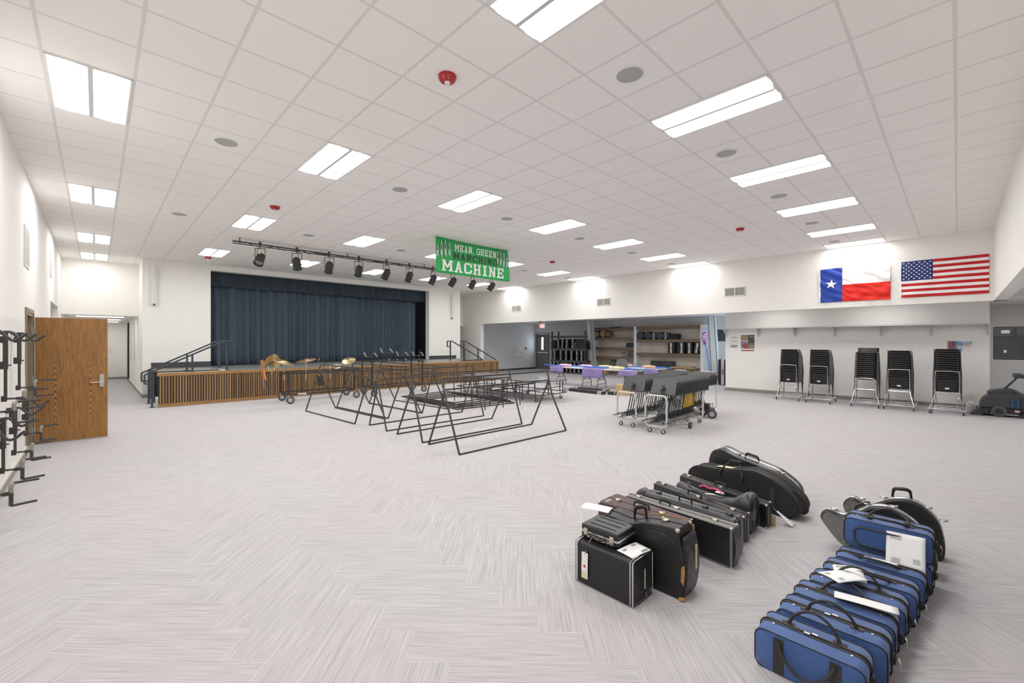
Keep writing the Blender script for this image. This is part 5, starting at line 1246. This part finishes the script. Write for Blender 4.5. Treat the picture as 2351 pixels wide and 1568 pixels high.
# strips on the floor
TAPE=mat('silver_duct_tape',(.45,.45,.46),.4,.3,var=.3,scale=60); DKW=mat('black_strip',(.035,.032,.03),.45,var=.2)
for q,(x,ya,yb,lab) in enumerate(((11.72,7.85,9.48,'nearest long black strip with silver taped ends lying on the carpet'),(12.35,8.15,9.50,'middle long black strip lying on the carpet, behind the nearest'),(11.86,7.50,7.82,'short black strip end with silver tape beside the cardboard box'))):
    t=thing('floor_strip',lab,'strip',(x,(ya+yb)/2,0),R(-3 if q==0 else 2),'black strips on the carpet'); L=yb-ya
    MB().bx(-.09,.09,-L/2,L/2,0,.10 if q!=1 else .085).build('strip_body',DKW,t,bevel=.008)
    for e in(-1,1): MB().bx(-.093,.093,e*L*.42-L*.05,e*L*.42+L*.05,-.0,.103 if q!=1 else .088).build('tape_band',TAPE,t)
# ================================================================ instrument hangers on the left wall
HK=mat('worn_black_hook',(.05,.047,.043),.5,.25,var=.3,scale=40); HKW=mat('worn_bare_bend',(.28,.26,.22),.5,.3,var=.3,scale=60)
def hanger(label,y,zt,zb,upper=True,pegs=True,vs=(0,)):
    t=thing('wall_hanger',label,'hanger',(X0,y,0),0,'black tube instrument hangers'); bx_=.075
    MB().bx(bx_-.018,bx_+.018,-.018,.018,(zt+zb)/2-.04,zt).build('upright_bar',HK,t,bevel=.002)
    MB().bx(bx_-.012,bx_+.012,-.012,.012,zb,(zt+zb)/2).build('inner_bar',HK,t,bevel=.002)
    for c_,d_ in(((bx_-.02,0,zt-.01),(.05,.06,.035)),((bx_-.03,-.02,zt-.08),(.03,.03,.07)),((bx_-.03,-.02,(zt+zb)/2),(.03,.03,.08)),((bx_-.01,0,zb),(.04,.04,.06))): MB().box(c_,d_).build('clamp',BLK,t,bevel=.004)
    MB().cyl((bx_,.0,(zt+zb)/2-.0),(bx_+.04,.0,(zt+zb)/2),.007,6).build('clamp_screw',BLK,t)
    MB().cyl((0,0,zt-.005),(bx_+.03,0,zt),.011,8).build('top_arm',HK,t)
    for v in vs:
        MB().tube(smooth_pts([(bx_-.02,v*.3,zt),(bx_+.035,v,zt),(bx_+.075,v,zt-.045),(bx_+.115,v,zt-.088),(bx_+.15,v,zt-.083),(bx_+.19,v,zt-.045),(bx_+.215,v,zt-.025)],4),.0125,8).build('cradle_hook',HK,t)
    if pegs:
        MB().cyl((bx_,0,zb),(bx_+.13,0,zb-.005),.010,8).box((bx_+.10,0,zb-.004),(.05,.03,.03)).build('lower_arm',HK,t)
        b=MB().tube(smooth_pts([(bx_+.14,.02,zb+.075),(bx_+.13,.0,zb+.06),(bx_+.13,0,zb-.0)],3),.016,8); b.build('bare_bend',HKW,t)
        MB().cyl((bx_+.13,0,zb+.0),(bx_+.13,-.01,zb-.115),.015,8).cyl((bx_+.13,-.01,zb-.115),(bx_+.29,-.01,zb-.105),.011,8).build('lower_peg',HK,t)
        MB().cyl((bx_+.135,.03,zb+.08),(bx_+.30,.03,zb+.085),.011,8).build('upper_peg',HK,t)
hanger('upper wall hanger nearest the camera, its bar at the left edge of the photo',6.93,1.80,1.10,vs=(0,.10))
hanger('upper wall hanger closer to the open wooden door',8.05,1.80,1.13,vs=(0,.12))
hanger('lower wall hanger farthest from the camera, in front of the brown door frame',8.85,.90,.44)
hanger('lower wall hanger, middle one of the visible lower row',7.67,.92,.40)
hanger('lower wall hanger cut by the left edge of the photo',6.78,.91,.38)
hanger('lower wall hanger whose pegs alone show at the lower left edge',5.95,.90,.33)
hanger('upper wall hanger mostly outside the left edge of the photo',6.15,1.80,1.05,vs=(0,))
# ================================================================ jug and floor scrubber
t=thing('plastic_jug','white plastic gallon jug on the carpet by the rightmost chair stack','jug',(15.25,-.22,0))
MB().lathe([(0,0),(.072,0),(.076,.01),(.076,.17),(.070,.20),(.045,.245),(.020,.262),(.020,.285),(0,.285)],24).build('jug_body',mat('translucent_white_plastic',(.90,.91,.92),.35,var=.03),t)
MB().tube(smooth_pts([(0,-.062,.19),(0,-.072,.23),(0,-.055,.262),(0,-.018,.262)],4),.010,8).build('handle',MATS['translucent_white_plastic'],t)
MB().cyl((0,0,.28),(0,0,.30),.022,14).build('cap',WHT,t); MB().lathe([(.0768,.06),(.0768,.12)],24,cap=False).build('label_band',mat('pale_green_label',(.72,.80,.72),.6,var=.1,scale=20),t)
t=thing('floor_scrubber','dark grey walk-behind floor scrubber cut by the right edge of the photo','floor scrubber',(14.9,-.75,0))
SCR=mat('slate_grey_plastic',(.045,.048,.055),.38,var=.15,scale=12); 
def sp(y,z): return (y+.75,z)
body=[sp(-.35,.20),sp(-.36,.28),sp(-.39,.37),sp(-.44,.44),sp(-.52,.50),sp(-.60,.53),sp(-.90,.535),sp(-1.10,.50),sp(-1.12,.22)]
MB().prism(smooth_pts(body,3),-.26,.26,lambda u,v,q:(q,u,v)).build('tank_body',SCR,t,bevel=.035,seg=4,ang=50)
lid=[sp(-.47,.505),sp(-.50,.57),sp(-.66,.615),sp(-.84,.63),sp(-.98,.56),sp(-.98,.50)]
MB().prism(smooth_pts(lid,2),-.22,.22,lambda u,v,q:(q,u,v)).build('lid',SCR,t,bevel=.02,seg=3,ang=50)
MB().prism([sp(-.22,.02),sp(-.30,.09),sp(-.36,.16),sp(-.50,.17),sp(-.52,.06),sp(-.45,.03)],-.24,.24,lambda u,v,q:(q,u,v)).build('brush_deck',BLK,t,bevel=.015)
MB().prism([sp(-.21,.0),sp(-.24,.03),sp(-.40,.05),sp(-.40,.0)],-.27,.27,lambda u,v,q:(q,u,v)).build('skirt',RUB,t,bevel=.004)
MB().bx(-.22,.22,-.35,.30,.07,.22).build('chassis',BLK,t,bevel=.01)
rx=Euler((0,R(90),0)).to_matrix()
wheel(t,(-.27,.10,.125),.125,.05,GRUB,0,BLK,name='drive_wheel'); wheel(t,(.27,.10,.125),.125,.05,GRUB,0,BLK,name='drive_wheel'); wheel(t,(-.20,-.26,.075),.075,.04,RUB,0,BLK,name='rear_wheel')
MB().bar((-.0,.02,.60),(-.0,-.17,.87),.05,.035).build('handle_arm',BLK,t,bevel=.008)
MB().box((0,-.20,.93),(.42,.17,.10)).build('control_head',SCR,t,bevel=.035,seg=4)
MB().cyl((-.262,-.10,.40),(-.262,-.10,.24),.03,12).cyl((-.265,-.18,.42),(-.265,-.18,.22),.022,12).build('blue_bottle',mat('blue_plastic',(.03,.09,.19),.3),t)
MB().tube(smooth_pts([(-.27,-.22,.50),(-.30,-.26,.40),(-.28,-.24,.25),(-.24,-.30,.17)],4),.018,8).tube(smooth_pts([(-.2,-.02,.60),(-.22,-.14,.58),(-.25,-.22,.50)],4),.02,8).build('hose',RUB,t)
MB().bx(-.266,-.262,-.20,-.13,.13,.17).build('warning_label',mat('orange_white_label',(.8,.5,.4),.6,var=.3,scale=70),t,smooth=False)
# television on a rolling stand, back toward the camera
t=thing('television_cart','large dark flat screen on a rolling stand, seen from behind at the right edge','television',(16.2,-1.55,0))
TVM=mat('grey_tv_back',(.075,.078,.082),.5,var=.12,scale=6)
MB().bx(-.04,.04,-.95,.93,1.25,2.07).build('screen_back',TVM,t,bevel=.02)
m=MB(); m.bx(-.05,-.04,.62,.92,1.83,2.03); 
for k in range(5): m.bx(-.048,-.04,.36-k*.2,.55-k*.2,1.84,2.02)
m.bx(-.052,-.04,-.9,.93,1.28,1.30); m.bx(-.052,-.04,-.2,.90,1.80,1.815); m.build('back_ribs',mat('grey_tv_rib',(.11,.113,.118),.5),t,bevel=.003)
MB().bx(-.075,-.04,-.30,.42,1.52,1.70).build('mount_plate',TVM,t,bevel=.004); MB().bx(-.055,-.052,.66,.80,1.90,1.98).build('white_label',W1,t,smooth=False)
MB().bx(-.055,-.045,.71,.76,1.42,1.49).build('sticker',W1,t,smooth=False)
MB().bar((-.10,.0,.06),(-.10,.0,1.72),.08,.06).build('pole',BLK,t,bevel=.005); MB().bx(-.25,.25,-.40,.40,.05,.10).build('base',BLK,t,bevel=.01); MB().bx(-.30,.10,-.25,.25,.88,.90).build('tray',BLK,t,bevel=.004)
for x in(-.2,.2):
    for y in(-.36,.36): wheel(t,(x,y,.026),.026,.02)
MB().tube(smooth_pts([(-.09,.1,1.6),(-.10,.14,1.45),(-.10,.07,1.3),(-.10,.12,1.1),(-.10,.06,.9)],4),.010,6).build('cable',BLKP,t)
# ================================================================ recess: black storage rack with cases
RK=mat('dark_slate_rack_paint',(.045,.052,.062),.5,var=.08)
t=thing('storage_rack','dark slate storage rack of instrument cases beside the grey exit door','rack',(18.4,14.47,0))
for x in(-.25,.30):
    for y in(1.12,-1.12): MB().bx(x-.03,x+.03,y-.035,y+.035,0,2.26).build('upright',RK,t,bevel=.003)
for z in(.03,.66,1.30,1.96):
    m=MB(); m.bx(-.27,.32,-1.18,1.18,z-.02,z+.02) if z<1.9 else None; m.bx(-.285,-.25,-1.2,1.2,z-.055,z+.045); m.bx(.29,.33,-1.2,1.2,z-.055,z+.045); m.build('shelf',RK,t,bevel=.003)
CS=mat('black_hard_case',(.014,.014,.016),.30,var=.2)
def edgecase(name,label,x,y,z,w,d,h,grp,lean=0,m=None):
    t=thing(name,label,'case',(x,y,z),0,grp); t.rotation_euler=(lean,0,0)
    zz=abs(sin(lean))*w/2
    MB().bx(0,d,-w/2,w/2,zz,h).build('case_body',m or CS,t,bevel=.018,seg=3)
    MB().bx(-.006,.02,-w*.16,w*.16,zz+.015,h-.01).bx(0,d,-w*.10,w*.10,h-.004,h+.006).build('silver_edge',SILV,t,bevel=.004)
    MB().tube([(-.006,0,h*.40),(-.03,0,h*.42),(-.03,0,h*.60),(-.006,0,h*.62)],.008,6).build('handle',BLKP,t)
    return t
def plaincase(name,label,c,dims,grp=None,m=None,bev=.02,cat='case'):
    t=thing(name,label,cat,c,0,grp); MB().bx(0,dims[0],-dims[1]/2,dims[1]/2,0,dims[2]).build('case_body',m or CS,t,bevel=bev,seg=3)
    MB().tube([(-.004,-.06,dims[2]*.5),(-.03,-.04,dims[2]*.5),(-.03,.04,dims[2]*.5),(-.004,.06,dims[2]*.5)],.007,6).build('handle',BLKP,t); return t
xs_=18.12
plaincase('soft_case','squat black case at the left end of the rack top row',(xs_,15.52,1.322),(.45,.30,.46),'cases on the slate rack',CORD,.04)
for k,(y,ln) in enumerate(((15.14,-.06),(14.87,.05),(14.56,.03),(14.16,.02))): edgecase('hard_case','silver edged black case, %s from the left in the rack top row'%ORD[k],xs_,y,1.322,.19,.42,.50,'cases on the slate rack',ln)
t=thing('shaped_case','rounded black case with a wire handle at the right end of the rack top row','case',(xs_,13.72,1.32),0,'cases on the slate rack')
MB().prism(smooth_pts([(.33,.02),(.35,.25),(.26,.42),(.05,.50),(-.2,.46),(-.40,.33),(-.42,.05)],3)+[(-.38,0),(.3,0)],0,.4,lambda u,v,q:(q,u,v)).build('case_body',CORD,t,bevel=.02); MB().tube(smooth_pts([(-.005,.18,.30),(-.03,.26,.26),(-.03,.27,.14),(-.01,.2,.06)],3),.008,6).build('wire_handle',NICK,t)
for k,y in enumerate((15.39,14.96,14.6,14.23,13.87,13.58)): edgecase('hard_case','silver edged black case, %s from the left in the rack middle row'%ORD[k],xs_,y,.682,.20,.42,.52,'cases on the slate rack',(-.06,-.05,-.02,-.02,-.01,0)[k])
for k,y in enumerate((15.45,15.15,14.85,14.56,14.30,14.03,13.75,13.48)): 
    edgecase('hard_case','black case, %s from the left in the rack bottom row under the tables'%ORD[k],xs_,y,.052,.18,.42,.50,'cases on the slate rack')
# ---------------------------------------------------------------- wooden shelving
OSB=mat('brown_osb_edge',(.20,.145,.095),.85,var=.5,scale=70,bump=.3); PALE=wood('whitewashed_board',(.60,.53,.45),(.80,.73,.63),1,3,.7,spread=18)
POST=mat('pale_grey_post',(.80,.80,.78),.6,var=.03)
t=thing('shelving_unit','built wooden shelving with brown shelf edges and pale posts, back of the recess','shelves',(19.3,10.8,0))
for y in(13.71,11.16,7.87): MB().bx(0,.48,y-10.8-.075,y-10.8+.075,0,2.46).build('post',POST,t,bevel=.003)
MB().bx(.44,.475,7.87-10.8,13.71-10.8,0,2.42).build('back_panel',PALE,t,smooth=False)
for z in(2.36,1.89,1.37,.86,.05): MB().bx(-.01,.44,11.235-10.8,13.635-10.8,z-.085,z+.03).build('shelf',OSB,t,smooth=False)
for z in(2.41,1.77,1.11,.43,.05): MB().bx(-.01,.44,7.945-10.8,11.085-10.8,z-.10,z+.03).build('shelf',OSB,t,smooth=False)
for y in(13.3,10.5): MB().bx(.40,.44,y-10.8-.02,y-10.8+.02,0,2.35).build('stud',PALE,t,smooth=False)
TAN=mat('tan_drum_head',(.42,.30,.18),.6,var=.1)
def drumc(name,label,y,z,r,d,body,head,grp,x=19.30,cat='drum',badge=None):
    t=thing(name,label,cat,(x,y,z+r),0,grp); rot=Euler((0,R(90),0)).to_matrix()
    MB().lathe([(0,0),(r*.9,0),(r,.02),(r,d-.02),(r*.9,d),(0,d)],26,(0,0,0),rot).build('shell',body,t)
    MB().lathe([(0,-.006),(r*.86,-.004),(r*.88,0)],26,(0,0,0),rot).build('head',head,t); MB().cyl((-.010,0,0),(-.004,0,0),.012,8).build('centre_mark',BLKP,t)
    if badge: MB().bx(-.008,d*.6,-.02,.02,-r*.98,r*.98).build('yellow_stripe',badge,t,smooth=False)
    return t
drumc('round_case','smaller tan round drum case on the top left shelf',13.47,1.922,.165,.40,mat('brown_drum_shell',(.22,.13,.07),.5),TAN,'tan round drum cases')
drumc('round_case','larger tan round drum case on the top left shelf',13.06,1.922,.19,.42,MATS['brown_drum_shell'],TAN,'tan round drum cases')
t=thing('round_case','brown barrel-like case lying behind the tan ones','case',(19.4,12.76,2.085)); MB().cyl((0,.22,0),(0,-.14,0),.155,20).build('barrel',MATS['brown_drum_shell'],t)
YST=mat('yellow_stripe_vinyl',(.75,.58,.18),.5); DBL=mat('dark_slate_fibre',(.05,.055,.07),.5,var=.15)
drumc('round_case','leftmost dark round drum case on the top right shelf',10.90,1.802,.19,.36,DBL,DBL,'dark round drum cases')
drumc('round_case','second dark round drum case on the top right shelf',10.50,1.802,.19,.36,DBL,DBL,'dark round drum cases')
drumc('round_case','dark round case with a yellow stripe, left of the two striped ones',10.17,1.802,.165,.34,DBL,DBL,'dark round drum cases',badge=YST)
drumc('round_case','dark round case between the two yellow-striped ones',9.86,1.802,.175,.36,DBL,DBL,'dark round drum cases')
drumc('round_case','dark round case with a yellow stripe, right of the two striped ones',9.57,1.802,.165,.34,DBL,DBL,'dark round drum cases',badge=YST)
plaincase('soft_case','low black case right of the striped round cases',(19.31,9.20,1.802),(.38,.42,.26),None,CORD,.03)
for k,(a,ln) in enumerate(((9.30,0),(8.80,0),(8.44,0),(8.14,.16))): edgecase('hard_case','upright black case, %s from the left on the second shelf of the right bay'%ORD[k],19.30,a,1.142,.30 if k<1 else .26,.4,.50,'black cases on the right bay shelf',ln)
plaincase('long_case','long low black case on the lower right shelf',(19.30,9.80,.462),(.40,1.08,.30),None,mat('slate_case',(.04,.045,.055),.5),.015)
for q in range(3): tag(MB().bx(0,.42,-.6+q*.08,.6-q*.02,0,.022).build('cardboard_sheet',CARDB,loc=(19.22,8.72,.463+q*.026),rot=(0,0,.02*q)),'flattened brown cardboard sheet on the lower right shelf, %s from the bottom'%ORD[q],'cardboard','cardboard sheets on the shelf')
plaincase('small_blue_case','small dark blue case on the second shelf, beside the middle post',(19.30,11.46,1.402),(.35,.42,.23),None,mat('dark_blue_nylon',(.015,.03,.07),.6),.02)
t=thing('cable_loops','black cable loops beside a small amplifier on the third left shelf','cable',(19.35,11.82,.89)); MB().tube([(.0,.10*cos(a*.5),.15+.14*sin(a*.5)) for a in range(13)],.012,6,True).tube([(.05,.02+.10*cos(a*.5),.13+.12*sin(a*.5)) for a in range(13)],.010,6,True).build('loops',BLKP,t)
plaincase('small_amplifier','small dark amplifier against the middle post on the third left shelf',(19.30,11.42,.892),(.3,.34,.32),None,mat('grey_amp_cloth',(.09,.095,.10),.7),.012,'amplifier')
m=MB(); random.seed(9)
for k in range(14): a=random.uniform(-.35,.35); m.tube([(random.uniform(0,.2),a,.012),(random.uniform(0,.2),a+random.uniform(.1,.3),.02+random.uniform(0,.03))],.009,5)
t=thing('orange_strap_pile','orange straps lying on the third left shelf','straps',(19.35,13.0,.892)); m.build('straps',mat('orange_strap',(.75,.38,.03),.6),t); t['kind']='stuff'
t=thing('cable_coil','coiled black cables on the floor-level shelf behind the tables','cable',(19.30,12.3,.092)); m=MB()
for k in range(7): o=k*.09; m.tube([(.02+.01*k,o-.3+.17*cos(a*.42),.36+(.28+.03*(k%3))*sin(a*.42)*.9) for a in range(15)],.013,6,True)
m.build('coils',BLKP,t)
def cbox(label,c,d,grp=None,rz=0):
    t=thing('cardboard_box',label,'box',c,rz,grp); MB().box((0,0,d[2]/2),d).build('box_body',CARDB,t,bevel=.003,seg=1)
    MB().bx(-d[0]/2-.001,d[0]/2+.001,-.025,.025,d[2]*.0,d[2]+.001).build('packing_tape',mat('tan_tape',(.62,.45,.26),.35),t,smooth=False); return t
cbox('cardboard box on the bottom shelf, below the left tables',(19.12,13.4,0),(.30,.42,.34),'cardboard boxes under the shelves'); cbox('second cardboard box on the bottom shelf, right of the first',(19.12,12.85,0),(.30,.40,.30),'cardboard boxes under the shelves')
cbox('orange-brown cardboard box on the carpet behind the left stand cart',(12.1,7.38,0),(.42,.40,.33),None,.1)
t=thing('fishing_rod_case','long thin black case lying on top of the shelving','case',(19.5,12.35,2.395)); MB().bx(-.04,.04,-1.15,1.3,0,.025).bx(-.06,.06,-.25,.35,.025,.06).build('case_body',CS,t,bevel=.005)
# mop leaning beside the column
t=thing('rolled_flag_pole','blue pole topped with a pink and purple cloth bundle leaning beside the column','flag pole',(18.25,7.05,0))
MB().cyl((.0,-.02,0),(.05,.27,1.62),.018,8).build('pole',mat('blue_pole',(.02,.13,.52),.35),t)
PUR=photo('purple_silk_bundle',(.28,.05,.32),(.85,.62,.80),16,(.10,.02,.14))
MB().lathe([(0,-.27),(.05,-.25),(.10,-.12),(.105,.05),(.08,.2),(.04,.27),(0,.28)],14,(.06,.32,1.82)).build('cloth_bundle',PUR,t)
tag(MB().bx(0,.04,-.28,.28,0,.5).build('grey_panel',mat('slate_panel',(.06,.063,.068),.5),loc=(19.755,7.22,1.72),bevel=.01),'dark grey panel mounted high in the alcove corner','panel')
for q,(x,y) in enumerate(((17.6,6.38),(17.2,5.98))): edgecase('hard_case','tall silver edged black case standing in the alcove beside the closet, %s one'%('left','right')[q],x,y,0,.34,.40,1.0,'tall cases in the alcove')
# ================================================================ folding tables with poles
TTOP=mat('white_table_plastic',(.75,.75,.74),.45,var=.03); TLEG=mat('grey_table_leg',(.13,.14,.16),.4,.4)
def ftable(label,x,y,L=1.80,D=.74,h=.72):
    t=thing('folding_table',label,'table',(x+D/2,y,0),0,'white folding tables')
    MB().bx(-D/2,D/2,-L/2,L/2,h-.045,h).build('table_top',TTOP,t,bevel=.012,seg=3)
    for s in(-1,1):
        m=MB(); yy=s*(L/2-.28)
        for e in(-1,1): m.tube(smooth_pts([(e*.10,yy,h-.045),(e*.12,yy,.42),(e*.26,yy,.22),(e*.29,yy,.0)],4),.015,8)
        m.bar((-.20,yy,.30),(.20,yy,.30),.02).bar((-.27,yy,.14),(.27,yy,.14),.02); m.build('leg',TLEG,t)
        MB().cyl((0,yy,.36),(0,s*.12,h-.05),.010,6).build('brace',TLEG,t)
    return t
ftable('white folding table closest to the slate rack, under the blue poles',13.0,10.38); ftable('white folding table right of it, nearer the music stands',13.0,8.48); ftable('back folding table behind the grey office chair, with blue poles',14.45,8.30,1.7)
PCL=mat('purple_tulle',(.27,.22,.46),.8,var=.12,scale=12)
def drape(label,x,y0,y1,z,drop,flare=0):
    t=thing('purple_cloth',label,'cloth',(x,(y0+y1)/2,z),0,'purple cloths on the tables'); w=y0-y1
    def fn(a,b):
        yy=(.5-a)*w; s=b*(drop+.45)
        if s<.45: return (.45-s,yy,.004+.002*sin(a*20))
        q=s-.45; return (-.012-.03*sin(a*9+1)*q/drop-.02*q,yy*(1+flare*q/drop)-flare*q*.35,-q*(1-.18*abs(sin(a*4)) if flare else 1))
    MB().grid(fn,24,12).build('cloth',PCL,t,solid=.003,ang=80)
drape('purple cloth hanging over the far left end of the tables',12.995,11.26,10.60,.722,.22); drape('purple cloth hanging where the two front tables meet',12.995,9.68,8.80,.722,.34); drape('lilac cloth flaring off the right end of the front tables',12.995,8.10,7.55,.722,.26,.5); drape('purple cloth over the right end of the back table',14.445,7.95,7.47,.722,.38,.4)
BLU=mat('bright_blue_pole',(.04,.19,.62),.35); WSL=photo('pink_white_silk',(.86,.80,.86),(.62,.20,.62),10); YSL=photo('yellow_white_silk',(.88,.86,.74),(.85,.68,.10),9)
def pole(label,x,y0,y1,z,by=None,bm=None,bl=.5):
    t=thing('flag_pole',label,'flag pole',(x,(y0+y1)/2,z),0,'blue flag poles on the tables'); L=(y0-y1)/2
    MB().cyl((0,-L,0),(0,L,0),.020,8).build('pole',BLU,t)
    if by is not None:
        c=by-(y0+y1)/2; MB().tube([(0,c-bl/2,.0),(0,c-bl/2+.05,.012),(0,c,.02),(0,c+bl/2-.05,.012),(0,c+bl/2,0)],[.022,.048,.058,.048,.022],10).build('rolled_silk',bm,t)
pole('leftmost blue pole on the front tables, with a pink and white roll',13.16,11.72,9.95,.76,10.62,WSL,.62)
pole('second blue pole on the front tables, with a magenta and white roll',13.30,10.5,8.75,.76,9.75,WSL,.58)
pole('third blue pole on the front tables, with a pale yellow roll',13.40,9.6,7.9,.76,8.95,YSL,.62)
pole('nearest blue pole on the front tables, with a bright yellow roll',13.10,9.9,7.05,.76,8.28,YSL,.62)
pole('blue pole on the back table with a yellow and pink roll',14.55,8.9,7.0,.76,7.85,photo('yellow_pink_silk',(.86,.72,.25),(.80,.35,.50),9),.55); pole('other blue pole on the back table',14.75,9.1,7.3,.76,8.85,MATS['yellow_pink_silk'],.45)
t=thing('office_chair','grey office chair with a rounded back between the tables','chair',(13.95,8.60,0),R(0))
OC=mat('mid_grey_fabric',(.16,.165,.175),.85,var=.1,scale=90)
MB().prism(smooth_pts([(-.20,.70),(-.235,.85),(-.20,.99),(-.10,1.05),(.10,1.05),(.20,.99),(.235,.85),(.20,.70),(.10,.66),(-.10,.66)],3,True),-.045,.03,lambda u,v,q:(q+.0,u,v)).build('backrest',OC,t,bevel=.015)
MB().prism(rrect(.46,.46,.08,4,.24,0),.44,.52,lambda u,v,q:(u,v,q)).build('seat',OC,t,bevel=.02)
MB().cyl((.22,0,.12),(.22,0,.44),.025,10).bar((0,0,.45),(0,0,.75),.04,.02,up=(1,0,0)).build('column',BLK,t)
for k in range(5):
    a=R(72*k+20); MB().bar((.22,0,.12),(.22+.28*cos(a),.28*sin(a),.075),.035,.03).build('leg',BLK,t,bevel=.004); wheel(t,(.22+.28*cos(a),.28*sin(a),.03),.03,.03,RUB,a)
# ================================================================ world and colour management
w=bpy.data.worlds.new('world'); scene.world=w; w.use_nodes=True
bg=w.node_tree.nodes['Background']; bg.inputs[0].default_value=(.75,.87,1,1); bg.inputs[1].default_value=.6
vs=scene.view_settings; vs.view_transform='Standard'; vs.look='None'; vs.gamma=1; vs.exposure=EXPO; vs.use_curve_mapping=False
scene.cycles.max_bounces=10; scene.cycles.diffuse_bounces=8; scene.cycles.glossy_bounces=4; scene.cycles.use_light_tree=True
